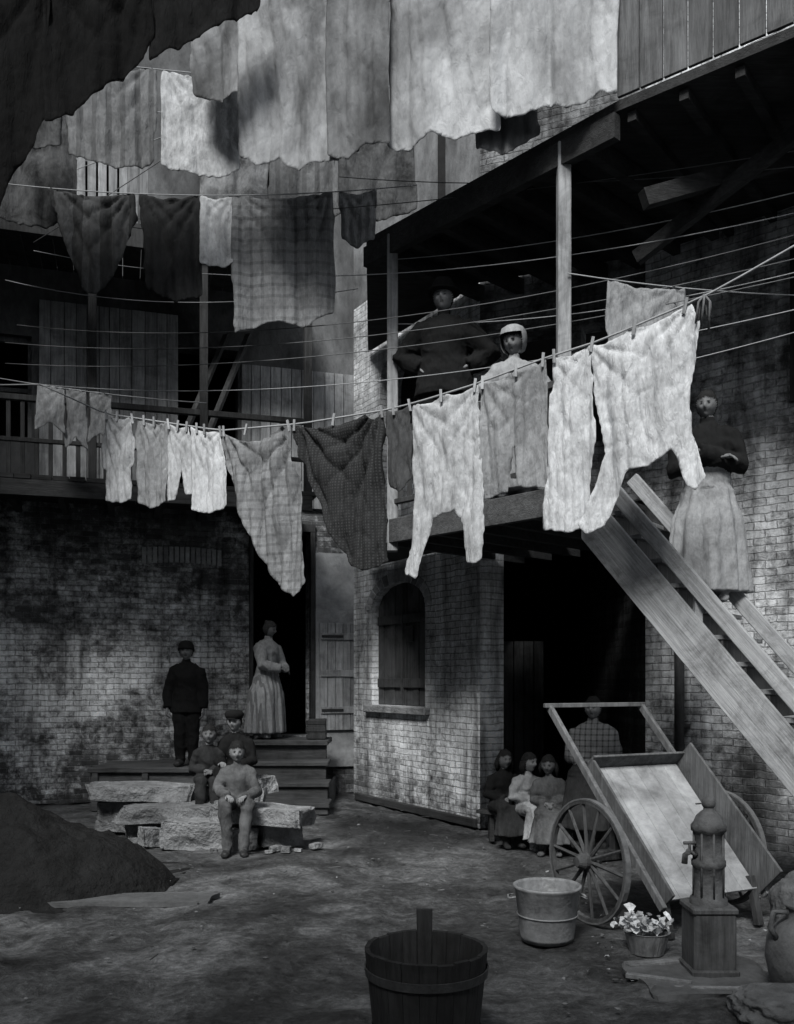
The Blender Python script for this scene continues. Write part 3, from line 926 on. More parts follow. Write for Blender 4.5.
    if hat:
        hb = Bld()
        if hat == "bowler":
            hb.lathe([(0.0, 1.5), (0.35, 1.47), (0.6, 1.35), (0.78, 1.05), (0.84, 0.55), (0.87, 0.40), (1.05, 0.36), (1.25, 0.42), (1.27, 0.40), (1.05, 0.30), (0.7, 0.32)], 28, sq=(1, 1.12))
        elif hat == "cap":
            hb.lathe([(0.0, 1.26), (0.4, 1.24), (0.8, 1.1), (0.98, 0.85), (0.94, 0.60), (0.84, 0.36), (0.76, 0.34)], 24, sq=(1, 1.1), jit=0.02)
            hb.add([(-0.5, -0.7, 0.42), (0.5, -0.7, 0.42), (0.35, -1.2, 0.34), (-0.35, -1.2, 0.34), (-0.5, -0.7, 0.47), (0.5, -0.7, 0.47), (0.35, -1.2, 0.38), (-0.35, -1.2, 0.38)], [(0, 1, 2, 3), (7, 6, 5, 4), (0, 4, 5, 1), (1, 5, 6, 2), (2, 6, 7, 3), (3, 7, 4, 0)])
        elif hat == "knit":
            hb.lathe([(0.0, 1.24), (0.35, 1.2), (0.66, 1.02), (0.86, 0.66), (0.9, 0.3), (0.93, 0.27), (0.93, 0.10), (0.8, 0.08)], 24, sq=(1, 1.13), jit=0.015)
            hb.v = [V((p.x, p.y, p.z + (0.18 if p.y < 0 else -0.25) * abs(p.y) * (1 if p.z < 0.7 else 0))) for p in hb.v]
        elif hat in ("bonnet", "scarf"):
            if hat == "bonnet":
                hb.lathe([(0.0, 1.28), (0.4, 1.22), (0.8, 1.0), (0.98, 0.6), (1.0, 0.1), (0.94, -0.3), (0.78, -0.7), (0.5, -0.85)], 28, sq=(0.98, 1.08), jit=0.05)
            else:
                hb.lathe([(0.0, 1.24), (0.4, 1.2), (0.75, 1.0), (0.9, 0.5), (0.9, 0.1), (0.86, -0.3), (0.8, -0.7), (0.95, -1.1), (1.3, -1.35)], 28, sq=(0.98, 1.08), jit=0.02)
            lowc = -0.8 if hat == "scarf" else -9
            keep = [k for k, f in enumerate(hb.f) if not (sum(hb.v[i].y for i in f) / len(f) < -0.45 and lowc < sum(hb.v[i].z for i in f) / len(f) < 0.45)]
            hb.f = [hb.f[k] for k in keep]; hb.m = [0] * len(hb.f)
        bl.add([hc + R @ (p * hh) for p in hb.v], hb.f, MI["hat"])
    ob = bl.obj(name, mats, None, smooth=True)
    ob.matrix_world = Matrix.Translation(V(loc)) @ Matrix.Rotation(rot, 4, "Z")
    return ob

rad = math.radians
figure("standing_boy", (-2.77, 11.85, 0.566), rad(6), 1.62, arms="down", top=C_black, bottom=C_black, head=1.08, hat="knit", hatmat=C_black, bulk=1.1, skin=SKl, coat=True, spread=0.05)
figure("woman_in_doorway", (-1.84, 12.72, 0.872), rad(60), 1.66, arms="work", skirt=True, top=C_grey, bottom=C_stripe, longhair=2, hairmat=HAIRm, yaw=rad(12), pitch=rad(10), bulk=1.12)
figure("seated_boy", (-2.10, 9.95, 0.0), rad(14), 1.22, seat=0.54, foot=0.2, arms="lap", top=C_dark, bottom=C_dark, head=1.30, lean=0.2, side=0.05, yaw=rad(-10))
figure("seated_boy", (-1.76, 10.0, 0.0), rad(-8), 1.34, seat=0.62, foot=0.22, arms="knees", top=C_black, bottom=C_black, head=1.22, lean=0.14, hat="cap", hatmat=C_black, skin=SKl, side=-0.04)
figure("seated_boy", (-1.60, 9.03, 0.0), rad(6), 1.22, seat=0.42, foot=0.0, arms="knees", top=C_mid, bottom=C_mid, head=1.30, lean=0.16, skin=SKl, kneeout=0.02, bulk=1.12, yaw=rad(6), pitch=rad(5))
figure("seated_girl", (1.08, 9.42, 0.0), rad(20), 1.16, seat=0.33, arms="lap", skirt=True, top=C_black, bottom=C_dark, head=1.28, longhair=1, lean=0.1, bulk=1.1, side=0.05)
figure("seated_girl", (1.31, 9.22, 0.0), rad(26), 1.14, seat=0.33, arms="lap", skirt=True, top=C_grey, bottom=C_grey, head=1.28, longhair=1, lean=0.14, skin=SKl, yaw=rad(14), apron=C_light, bulk=1.1)
figure("seated_girl", (1.54, 9.0, 0.0), rad(-12), 1.14, seat=0.33, arms="lap", skirt=True, top=C_mid, bottom=C_mid, head=1.28, longhair=1, lean=0.16, yaw=rad(-8), pitch=rad(8), bulk=1.1, side=-0.06)
figure("seated_woman", (1.98, 9.05, 0.0), rad(-18), 1.64, seat=0.68, foot=0.1, arms="lap", skirt=True, top=C_plaidd, bottom=C_dark, longhair=2, lean=0.12, shawl=C_plaidd, bulk=1.05, yaw=rad(-8), skin=SKl)
figure("man_in_bowler_hat", (0.47, 8.86, 3.64), rad(-14), 1.92, arms="hips", top=C_black, bottom=C_black, hat="bowler", hatmat=C_black, bulk=1.35, skin=SKl, head=1.04, coat=True, lean=0.06)
figure("girl_in_bonnet", (1.05, 8.12, 3.32), rad(-5), 1.5, arms="rail", skirt=True, top=C_grey, bottom=C_grey, head=1.22, hat="bonnet", hatmat=C_grey, bulk=1.1, yaw=rad(-24), pitch=rad(12))
figure("woman_on_stairs", (2.60, 7.55, 2.34), rad(-20), 1.78, arms="folded", skirt=True, top=C_black, bottom=C_grey, apron=C_grey, longhair=2, yaw=rad(-8), bulk=1.15, pitch=rad(6), head=0.96)
b = Bld(); b.box((0.2, 8.7, 3.322), (0.9, 9.15, 3.64))
for z in (3.35, 3.48): b.box((0.18, 8.69, z), (0.92, 8.699, z + 0.09))
b.obj("wooden_crate", W_old, None, 0.008)
b = Bld()
b.beam((0.92, 9.62, 0.31), (1.72, 8.92, 0.31), 0.26, 0.04)
for p in ((1.0, 9.55), (1.62, 9.0)):
    b.beam((p[0], p[1], 0), (p[0], p[1], 0.29), 0.2, 0.05)
b.obj("wooden_bench", W_darkx, None, 0.006)
b = Bld(); b.box((1.75, 8.98, 0), (2.25, 9.35, 0.66), jit=0.01)
for z in (0.05, 0.25, 0.45): b.box((1.73, 8.96, z), (2.27, 8.978, z + 0.12))
b.obj("wooden_crate", W_old, None, 0.01)

# ------------------------------------------------------------------ stones
def rough_block(bl, c, s, rz, amp=0.03, seed=0, tilt=0.0, cuts=15):
    bm = bmesh.new(); bmesh.ops.create_cube(bm, size=1)
    bmesh.ops.subdivide_edges(bm, edges=bm.edges, cuts=cuts, use_grid_fill=True)
    R = Matrix.Rotation(rz, 3, "Z") @ Matrix.Rotation(tilt, 3, "Y")
    off = V((seed * 3.1, seed * 1.7, seed))
    sh = noise.noise(V((seed * 2.3, 1.1, 0))) * 0.7
    vs = []
    for v in bm.verts:
        px = v.co.x * s[0] * (1 + 0.25 * v.co.y * noise.noise(V((seed, 5, 0))) * 2) + sh * v.co.y * s[1]
        py = v.co.y * s[1] * (1 + 0.5 * v.co.x * noise.noise(V((seed, 9, 0))) * 1.6)
        p = V((px, py, v.co.z * s[2] * (1 + 0.5 * v.co.x * noise.noise(V((seed, 13, 0))))))
        q = p.copy()
        cnt = sum(1 for a in (abs(v.co.x), abs(v.co.y), abs(v.co.z)) if a > 0.49)
        ch = min(0.025, min(s) * 0.15)
        if cnt >= 2:
            q -= V((math.copysign(ch, p.x) if abs(v.co.x) > .49 else 0, math.copysign(ch, p.y) if abs(v.co.y) > .49 else 0, math.copysign(ch, p.z) if abs(v.co.z) > .49 else 0))
        if abs(v.co.x) > 0.3:
            q.x *= 1 + 0.16 * noise.noise(V((p.y * 3.5, p.z * 5, seed)))
        if abs(v.co.y) > 0.3:
            q.y *= 1 + 0.22 * noise.noise(V((p.x * 3.0, p.z * 5, seed + 40)))
        vor = abs(noise.noise(p * 6 + off)) + 0.4 * abs(noise.noise(p * 16 + off))
        n1 = noise.noise_vector(p * 2.2 + off) * amp * 1.2
        n1.z *= 0.6
        nn_ = V((v.co.x if abs(v.co.x) > .49 else 0, v.co.y if abs(v.co.y) > .49 else 0, v.co.z if abs(v.co.z) > .49 else 0)).normalized()
        q = q - nn_ * vor * amp * 0.9
        vs.append(V(c) + R @ (q + n1))
    bl.add(vs, [tuple(v.index for v in f.verts) for f in bm.faces]); bm.free()
b = Bld()
blocks = [((-2.80, 10.0, 0.46), (1.18, 0.5, 0.18), 0.08, 0.03), ((-2.22, 9.62, 0.30), (1.3, 0.6, 0.18), -0.1, -0.03), ((-2.02, 9.2, 0.13), (0.74, 0.40, 0.30), 0.05, 0.03),
          ((-1.38, 9.22, 0.33), (0.98, 0.52, 0.19), -0.18, 0.06), ((-1.25, 9.32, 0.11), (0.42, 0.36, 0.26), 0.3, 0), ((-2.66, 9.75, 0.12), (0.5, 0.36, 0.24), 0.25, 0),
          ((-3.1, 10.05, 0.19), (0.45, 0.34, 0.36), -0.2, 0), ((-1.95, 10.1, 0.3), (0.95, 0.36, 0.44), 0.05, 0), ((-1.68, 10.12, 0.52), (0.5, 0.36, 0.20), -0.1, 0), ((-1.55, 9.15, 0.1), (0.28, 0.28, 0.24), 0.4, 0),
          ((-2.5, 10.05, 0.2), (0.5, 0.34, 0.3), 0.1, 0), ((-2.48, 9.25, 0.09), (0.36, 0.3, 0.2), 0.6, 0.1)]
for i, (c, s, r, tl) in enumerate(blocks):
    rough_block(b, c, s, r, 0.035, i, tl, 19)
for i in range(30):
    x = random.uniform(-3.4, -0.8); y = 9.0 + random.uniform(-0.3, 0.3) + (-x - 1) * 0.25; r = random.uniform(0.03, 0.12)
    rough_block(b, (x, y, r * 0.22), (r * 1.5, r, r * 0.6), random.uniform(0, 3), 0.015, i + 30, 0, 6)
b.obj("stone_slab_pile", M_stone, smooth=False)
bm = bmesh.new(); bmesh.ops.create_grid(bm, x_segments=80, y_segments=60, size=1)
vs = []
for v in bm.verts:
    x, y = v.co.x, v.co.y
    r = math.sqrt((x * 1.0) ** 2 + (y) ** 2)
    h = max(0, 1 - r) ** 0.6 * 0.80 + 0.09 * noise.noise(V((x * 3, y * 3, 0))) * max(0, 1 - r) * 2 + 0.06 * noise.noise(V((x * 12, y * 12, 3))) * min(1, max(0, 1 - r) * 4)
    vs.append((x * 1.6 - 3.5, y * 0.95 + 7.6, h * 0.95 - 0.03))
b = Bld(); b.add(vs, [tuple(v.index for v in f.verts) for f in bm.faces]); bm.free()
b.obj("coal_heap", M_coal, smooth=True)
b = Bld(); rough_block(b, (-2.6, 6.95, 0.0), (2.3, 0.28, 0.05), 0.03, 0.012, 50); b.obj("stone_kerb", M_stoned, None)

b = Bld()
for i in range(60):
    x = random.uniform(-1.5, 3.0); y = random.uniform(5, 11.5)
    if random.random() < 0.5: x = random.gauss(1.6, 0.4); y = random.gauss(5.3, 0.4)
    s_ = random.uniform(0.008, 0.026); a = random.uniform(0, 6.28)
    vs = []
    for k in range(6):
        t = a + k * math.pi / 3
        r = s_ * random.uniform(0.4, 1.1)
        vs.append((x + math.cos(t) * r, y + math.sin(t) * r * 0.8, 0.01 + random.uniform(0, 0.02)))
    b.add(vs, [(0, 1, 2, 3), (0, 3, 4, 5)])
b.obj("litter", M_paper)
b = Bld()
for i in range(380):
    x = random.uniform(-3.5, 3.6); y = random.uniform(4.2, 12.4); r = random.uniform(0.004, 0.014)
    b.ball((x, y, r * 0.2), (r * random.uniform(0.8, 1.6), r, r * 0.6), 0, 6, 4)
for i in range(90):
    x = random.uniform(-3.0, 3.4); y = random.uniform(4.5, 12.0); a = random.uniform(0, 3.14); l = random.uniform(0.03, 0.12)
    b.beam((x, y, 0.012), (x + l * math.cos(a), y + l * math.sin(a), 0.016), 0.006, 0.005)
b.obj("pebbles", plain("pebble", 0.12, 0.4, 9, 0.9, 0.004, 30, 0, 1.2))

# ------------------------------------------------------------------ laundry
def inside(p, poly):
    x, y = p; r = False; n = len(poly); j = n - 1
    for i in range(n):
        xi, yi = poly[i]; xj, yj = poly[j]
        if (yi > y) != (yj > y) and x < (xj - xi) * (y - yi) / (yj - yi) + xi: r = not r
        j = i
    return r
def garment(name, poly, mat, mw, ztop, seed=0, freq=3.2, amp=0.05, step=0.013, pins=None):
    x0 = min(p[0] for p in poly); x1 = max(p[0] for p in poly); z0 = min(p[1] for p in poly); z1 = max(p[1] for p in poly)
    nx_ = int((x1 - x0) / step) + 1; nz = int((z1 - z0) / step) + 1
    idx = {}; pts = []; fs = []
    def vid(i, j):
        if (i, j) not in idx:
            idx[(i, j)] = len(pts); pts.append([x0 + i * step, z0 + j * step])
        return idx[(i, j)]
    for i in range(nx_):
        for j in range(nz):
            if inside((x0 + (i + 0.5) * step, z0 + (j + 0.5) * step), poly):
                fs.append((vid(i, j), vid(i + 1, j), vid(i + 1, j + 1), vid(i, j + 1)))
    ec = {}
    for f in fs:
        for k in range(4):
            e = tuple(sorted((f[k], f[(k + 1) % 4]))); ec[e] = ec.get(e, 0) + 1
    nbr = {}
    for (a, c), k in ec.items():
        if k == 1: nbr.setdefault(a, []).append(c); nbr.setdefault(c, []).append(a)
    for _ in range(3):
        new = {a: [(pts[a][0] * 2 + sum(pts[q][0] for q in l)) / (2 + len(l)), (pts[a][1] * 2 + sum(pts[q][1] for q in l)) / (2 + len(l))] for a, l in nbr.items()}
        for a, p in new.items(): pts[a] = p
    sd = V((seed * 5.3, seed * 2.1, seed))
    wd = x1 - x0
    if pins is None:
        pins = [x0 + wd * 0.04, x1 - wd * 0.04]
    vs = []
    for (x, z) in pts:
        dz = max(0, ztop(x) - z); k = min(1, dz / 0.30)
        ph = noise.noise(V((x * 1.3, z * 0.35, 0)) + sd) * 3.0
        s1 = 1 - 2 * abs(math.sin(math.pi * freq * x + ph * 0.5 + seed)) ** 0.7
        am = amp * (0.45 + 0.5 * noise.noise(V((x * 1.7, z * 0.6, 11)) + sd))
        y = 0.6 * am * k * s1
        s2 = 1 - 2 * abs(math.sin(math.pi * freq * 2.7 * x + ph * 1.3 + z * 1.2)) ** 0.7
        y += 0.16 * amp * k * s2
        for xp in pins:
            a = math.atan2(x - xp, dz + 0.05)
            dd = math.hypot(x - xp, dz)
            wgt = math.exp(-(abs(x - xp) / (0.45 * wd + 0.05)) ** 2)
            fold = 1 - abs(math.sin(a * 8.5 + seed + noise.noise(V((dd * 2.0, xp, 0)) + sd) * 1.2)) ** 0.6
            y += amp * 0.55 * wgt * fold * min(1, dd / 0.2)
        y += 0.08 * min(1.2, dz) * noise.noise(V((x * 1.5, z * 0.7, 3)) + sd)
        cr = 1 - abs(noise.noise(V((x * 7 + z * 1.6, z * 2.0, 1)) + sd)) * 4
        y += 0.010 * max(0, cr)
        cr = 1 - abs(noise.noise(V((x * 13 - z * 5, z * 6, 7)) + sd)) * 4
        y += 0.006 * max(0, cr)
        xx = x + 0.02 * k * noise.noise(V((x * 3, z * 3, 8)) + sd)
        zz = z + 0.012 * noise.noise(V((x * 14, z * 2, 5)) + sd) * k
        vs.append((xx, y - 0.006, zz + 0.008))
    bl = Bld(); bl.add(vs, fs)
    o = bl.obj(name, mat, None, smooth=True); o.matrix_world = mw
    sm = o.modifiers.new("th", "SOLIDIFY"); sm.thickness = 0.002
    return o

S = 0.9
LINE = [(-1.2, 5.15), (0, 4.94), (1.1, 4.436), (2.754, 4.004), (3.72, 3.914), (4.6, 3.882), (4.887, 3.889), (5.48, 3.941), (6.03, 4.022), (6.45, 4.06), (7.07, 4.18), (7.24, 4.22), (8.4, 4.62)]
def zl(s_):
    for (a, za), (c, zc) in zip(LINE, LINE[1:]):
        if a <= s_ <= c:
            return za + (zc - za) * (s_ - a) / (c - a)
    return LINE[-1][1]
F1 = frame(V((-3.92, 9.9, 0)), V((0.828, -0.56, 0)))
def G(name, poly, mat, seed, freq=3.2, amp=0.05, sag=0.03, pins=None):
    q = []
    for i, (s_, z) in enumerate(poly):
        s2 = s_ * S; z2 = 0.17 + 0.9 * z
        if abs(z2 - zl(s2)) < 0.12: z2 = zl(s2) + 0.005
        q.append((s2, z2))
    q2 = []
    for i in range(len(q)):
        a = q[i]; c = q[(i + 1) % len(q)]
        q2.append(a)
        if abs(a[1] - zl(a[0])) < 0.03 and abs(c[1] - zl(c[0])) < 0.03:
            for k in range(1, 8):
                x = a[0] + (c[0] - a[0]) * k / 8
                q2.append((x, zl(x) - sag * math.sin(math.pi * k / 8)))
    return garment(name, q2, mat, F1, zl, seed, freq, amp, pins=pins)
L_white = cloth_mat("linen_white", 0.56, var=0.2); L_off = cloth_mat("linen_offwhite", 0.46, var=0.25); L_grey = cloth_mat("linen_grey", 0.27, var=0.3)
L_plaid = cloth_mat("linen_plaid", 0.24, "plaid", 12, 12, 0.14, 0.3); L_skirt = cloth_mat("calico_dark", 0.032, "dots", 40, 40, 0.055)
L_blank = cloth_mat("blanket_check", 0.22, "plaid", 9, 9, 0.12); L_str = cloth_mat("cloth_stripe", 0.07, "stripe", 3.5, 3, 0.035)
G("white_shirt", [(1.22, 4.736), (1.66, 4.6), (1.78, 4.1), (1.70, 4.05), (1.70, 3.72), (1.55, 3.68), (1.22, 3.74), (1.22, 4.1), (1.14, 4.15)], L_off, 1, 5, 0.045)
G("white_towel", [(1.76, 4.6), (2.26, 4.45), (2.27, 3.62), (2.0, 3.57), (1.78, 3.66)], L_grey, 2, 5, 0.05)
G("small_shirt", [(2.28, 4.45), (2.58, 4.38), (2.70, 3.95), (2.62, 3.66), (2.52, 3.66), (2.46, 3.95), (2.38, 3.62), (2.26, 3.62), (2.2, 3.9)], L_off, 3, 6, 0.04)
G("small_undershirt", [(2.62, 4.37), (3.04, 4.27), (3.14, 3.85), (3.12, 3.48), (2.92, 3.42), (2.66, 3.48)], L_white, 4, 5, 0.045)
G("checked_tablecloth", [(3.05, 4.27), (3.9, 4.18), (4.02, 3.9), (4.12, 3.45), (4.22, 2.62), (4.05, 2.50), (3.85, 2.60), (3.62, 2.9), (3.38, 3.35), (3.15, 3.85)], L_plaid, 5, 2.6, 0.11, 0.12)
G("dark_calico_skirt", [(4.02, 4.165), (4.9, 4.12), (5.11, 4.12), (5.14, 2.76), (4.95, 2.68), (4.72, 2.76), (4.5, 3.08), (4.27, 3.55), (4.1, 3.85)], L_skirt, 6, 2.4, 0.13, 0.06)
G("grey_rag", [(5.14, 4.125), (5.40, 4.13), (5.42, 3.5), (5.3, 3.35), (5.16, 3.45)], cloth_mat("rag", 0.07), 7, 4)
G("long_underwear", [(5.43, 4.13), (5.75, 4.15), (6.08, 4.19), (6.11, 3.69), (6.15, 3.3), (6.19, 3.0), (6.15, 2.68), (6.02, 2.66), (5.99, 2.98), (5.86, 3.14), (5.64, 3.10), (5.54, 2.80), (5.48, 2.58), (5.35, 2.64), (5.42, 3.05), (5.42, 3.4), (5.38, 3.6)], L_off, 8, 4, 0.05)
G("cotton_drawers", [(6.11, 4.19), (6.4, 4.23), (6.7, 4.28), (6.72, 3.5), (6.72, 3.24), (6.47, 3.27), (6.41, 3.62), (6.36, 3.25), (6.10, 3.2)], L_grey, 9, 4, 0.05)
G("white_undershirt", [(6.76, 4.29), (7.08, 4.33), (7.14, 3.6), (7.08, 3.2), (7.05, 2.88), (6.92, 2.86), (6.66, 2.90), (6.70, 3.3), (6.75, 3.8)], L_white, 10, 5.5, 0.055)
G("long_sleeved_undershirt", [(7.06, 4.33), (7.4, 4.4), (7.86, 4.46), (7.93, 4.30), (7.84, 3.82), (7.86, 3.50), (7.98, 3.16), (7.90, 3.08), (7.84, 3.12), (7.72, 3.40), (7.54, 3.30), (7.39, 3.30), (7.30, 3.10), (7.18, 2.88), (7.04, 2.82), (6.99, 2.90), (7.12, 3.2), (7.2, 3.45), (7.12, 3.85)], L_white, 11, 3.6, 0.06)
def rope(name, pts, r=0.006, mat=M_rope):
    b_ = Bld(); b_.tube(pts, r, 6, ref=(0, 0, 1)); return b_.obj(name, mat, None, smooth=True)
def on1(s_, dz=0.0, dy=0.0):
    return F1 @ V((s_, dy, zl(s_) + dz))
rope("clothesline", [on1(-1.2 + i * 0.2, 0.012) for i in range(int(9.6 / 0.2) + 1)], 0.008)
b = Bld()
for s_ in (1.12, 1.3, 1.52, 1.7, 1.85, 2.05, 2.2, 2.32, 2.45, 2.55, 2.75, 2.8, 3.1, 3.58, 3.66, 4.1, 4.58, 4.7, 4.85, 5.15, 5.46, 5.52, 5.8, 6.02, 6.1, 6.4, 6.7, 7.05):
    p = on1(s_, 0.05, -0.012); q = on1(s_ + random.uniform(-0.03, 0.03), -0.05, -0.014)
    b.beam(p, q, 0.013, 0.02)
b.obj("clothespins", W_pale)
b = Bld(); b.tube([(3.06, 5.19, 0), (3.06, 5.19, 6.25)], 0.06, 12); b.obj("laundry_pole", W_old, None, smooth=True)
b = Bld()
for k in range(6):
    a = k * 1.1; p = on1(7.16, 0.02)
    b.tube([p, p + V((0.04 * math.cos(a), 0.03 * math.sin(a), -0.05)), p + V((0.05 * math.cos(a), 0.02, -0.12 - 0.02 * k))], 0.008, 6)
b.obj("rope_knot", M_roped, None, smooth=True)

F2 = frame(V((0, 9.0, 0)), V((1, 0, 0)))
def sagline(za, zb, xa, xb, sag):
    return lambda x: za + (zb - za) * (x - xa) / (xb - xa) - sag * 4 * ((x - xa) / (xb - xa)) * (1 - (x - xa) / (xb - xa))
z2 = sagline(6.75, 6.65, -4.6, 0.2, 0.15)
z3 = sagline(8.1, 7.6, -4.6, 1.0, 0.1)
def hang(name, poly, mat, F, zf, seed, freq=2.5, amp=0.06, step=0.018):
    q = []
    n = len(poly)
    for i, (x, d) in enumerate(poly):
        q.append((x, zf(x) - d))
        x2, d2 = poly[(i + 1) % n]
        if d == 0 and d2 == 0:
            for k in range(1, 7):
                xx = x + (x2 - x) * k / 7
                q.append((xx, zf(xx) - 0.045 * math.sin(math.pi * k / 7)))
        else:
            q.append(((x + x2) / 2 + random.uniform(-.015, .015), (zf(x) - d + zf(x2) - d2) / 2 + random.uniform(-.02, .02)))
    return garment(name, q, mat, F, zf, seed, freq, amp, step)
CL_bl = cloth_mat("blanket_dark", 0.03)
CL_g1 = cloth_mat("sheet_grey", 0.16, "stripe", 7, 3, 0.11); CL_g2 = cloth_mat("sheet_grey2", 0.22, var=0.5); CL_g3 = cloth_mat("sheet_dim", 0.09, var=0.5)
hang("striped_quilt", [(-3.5, 0), (-2.62, 0), (-2.6, 0.25), (-2.8, 0.75), (-3.0, 1.05), (-3.15, 1.0), (-3.35, 0.5)], L_str, F2, z2, 21, 3, 0.12)
hang("dark_blanket", [(-2.58, 0), (-1.98, 0), (-1.95, 1.0), (-2.2, 1.1), (-2.5, 0.95)], CL_bl, F2, z2, 22, 3, 0.1)
hang("light_towel", [(-1.97, 0), (-1.64, 0), (-1.62, 0.68), (-1.78, 0.72), (-1.97, 0.7)], L_off, F2, z2, 23, 5)
hang("checked_blanket", [(-1.65, 0), (-0.64, 0), (-0.63, 1.2), (-0.9, 1.35), (-1.3, 1.28), (-1.62, 1.4)], L_blank, F2, z2, 24, 2.6, 0.07)
hang("small_grey_cloth", [(-0.58, 0), (-0.2, 0), (-0.22, 0.5), (-0.4, 0.6), (-0.56, 0.45)], L_grey, F2, z2, 28, 4)
hang("pale_sheet", [(-2.35, 0), (-1.55, 0), (-1.57, 0.95), (-1.8, 1.05), (-2.2, 1.0), (-2.35, 0.95)], L_off, F2, z3, 25, 4, 0.06)
hang("grey_sheet", [(-3.3, 0), (-2.40, 0), (-2.43, 0.95), (-2.8, 1.05), (-3.28, 1.0)], CL_g1, F2, z3, 26, 4, 0.07)
hang("grey_cloth", [(-4.1, 0), (-3.34, 0), (-3.36, 0.9), (-3.8, 1.0), (-4.1, 0.95)], CL_g3, F2, z3, 27, 4, 0.07)
for zf, xa, xb in ((z2, -4.6, 0.2), (z3, -4.6, 1.0)):
    rope("clothesline", [(xa + (xb - xa) * i / 24, 9.0, zf(xa + (xb - xa) * i / 24)) for i in range(25)], 0.006)
F6 = frame(V((0, 10.0, 0)), V((1, 0.05, 0)))
z7 = sagline(8.15, 7.9, -5.0, 0.6, 0.12)
rope("clothesline", [F6 @ V((-5.0 + 5.6 * i / 20, 0, z7(-5.0 + 5.6 * i / 20))) for i in range(21)], 0.006)
hang("dim_bedsheet", [(-4.6, 0), (-3.5, 0), (-3.52, 1.3), (-4.0, 1.4), (-4.6, 1.35)], CL_g3, F6, z7, 71, 3, 0.08, 0.025)
hang("grey_bedsheet", [(-2.2, 0), (-1.45, 0), (-1.42, 1.1), (-1.9, 1.2), (-2.18, 1.1)], CL_g2, F6, z7, 72, 3, 0.08, 0.025)
hang("grey_nightshirt", [(-1.4, 0), (-0.72, 0), (-0.6, 1.0), (-0.95, 1.15), (-1.45, 1.05)], CL_g1, F6, z7, 73, 3, 0.08, 0.025)
hang("dim_blanket", [(-0.68, 0), (0.2, 0), (0.22, 0.95), (-0.2, 1.1), (-0.65, 0.95)], CL_g3, F6, z7, 74, 3, 0.08, 0.025)
z8 = sagline(5.08, 5.0, 0.0, 2.0, 0.03)
F7 = frame(V((1.42, 7.48, 0)), V((1, 0.12, 0)))
rope("clothesline", [F7 @ V((2.6 * i / 10, 0, z8(2.6 * i / 10))) for i in range(11)], 0.006)
hang("pale_pillowcase", [(0.34, 0), (1.02, 0), (1.04, 0.62), (0.7, 0.72), (0.36, 0.66)], L_grey, F7, z8, 81, 4, 0.05)
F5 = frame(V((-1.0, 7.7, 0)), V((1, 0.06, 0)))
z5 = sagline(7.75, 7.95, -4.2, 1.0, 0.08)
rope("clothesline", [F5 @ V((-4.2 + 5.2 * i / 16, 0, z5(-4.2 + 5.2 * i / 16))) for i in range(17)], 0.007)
CL_vignette = cloth_mat("vignette_black", 0.006)  # near-black colour stands in for lens vignette at upper left
hang("vignette_cloth_left", [(-3.4, 0), (-1.95, 0), (-1.9, 1.25), (-2.05, 1.55), (-2.2, 1.75), (-2.35, 2.15), (-2.8, 2.4), (-3.4, 2.5)], CL_vignette, F5, z5, 51, 2.3, 0.10, 0.022)  # this and the next two cloths are added to darken the corner
hang("vignette_cloth_mid", [(-2.0, 0), (-1.1, 0), (-1.05, 0.62), (-1.15, 0.85), (-1.45, 1.0), (-1.6, 1.18), (-1.95, 1.42)], CL_vignette, F5, z5, 52, 2.6, 0.09, 0.022)
hang("vignette_cloth_right", [(-1.15, 0), (-0.2, 0), (-0.15, 0.42), (-0.5, 0.55), (-1.1, 0.85)], cloth_mat("vignette_dark", 0.010), F5, z5, 53, 2.6, 0.08, 0.022)
F3 = frame(V((0, 10.4, 0)), V((1, 0, 0)))
z4 = sagline(5.3, 4.9, -5.2, -2.2, 0.05)
rope("clothesline", [(-5.2 + 3.0 * i / 12, 10.4, z4(-5.2 + 3.0 * i / 12)) for i in range(13)], 0.006)
for i, (a, c, d) in enumerate(((-4.15, -3.85, 0.55), (-3.82, -3.6, 0.7), (-3.55, -3.3, 0.6))):
    garment("child_garment", [(a, z4(a)), (c, z4(c)), (c + 0.03, z4(c) - d), ((a + c) / 2, z4(a) - d * 0.8), (a - 0.02, z4(a) - d)], L_grey, F3, z4, 30 + i, 5, 0.04)
F4 = frame(V((-1.45, 8.3, 0)), V((3.2, -1.2, 0)))
z6 = sagline(8.6, 8.35, -0.4, 3.5, 0.06)
rope("clothesline", [F4 @ V((-0.4 + 3.9 * i / 16, 0, z6(-0.4 + 3.9 * i / 16))) for i in range(17)], 0.007)
def sheetmat(name, hi, lo, sc):
    m, nt, bs = new_mat(name)
    tc = N(nt, "ShaderNodeTexCoord")
    mo = mapping(nt, tc.outputs["Object"], (1, 1, 0.45))
    na = noise_tex(nt, mo, sc, 5, 0.6, 0.5)
    c = ramp(nt, na, [(0.36, g(lo)), (0.48, g((hi + lo) / 2)), (0.6, g(hi))])
    c = mix(nt, 0.7, c, ramp(nt, noise_tex(nt, mo, 9, 5, 0.75), [(0.3, 0.6), (0.55, 1.0), (0.75, 1.2)]), "MULTIPLY")
    nt.links.new(c, bs.inputs["Base Color"]); bs.inputs["Roughness"].default_value = 0.95
    bump(nt, bs, noise_tex(nt, mo, 20, 4, 0.6, 1.0), 0.010)
    return m
SM1 = sheetmat("sheet_stained", 0.46, 0.17, 1.0); SM2 = sheetmat("sheet_worn", 0.36, 0.09, 1.2); SM3 = sheetmat("sheet_grey_worn", 0.20, 0.06, 1.1)
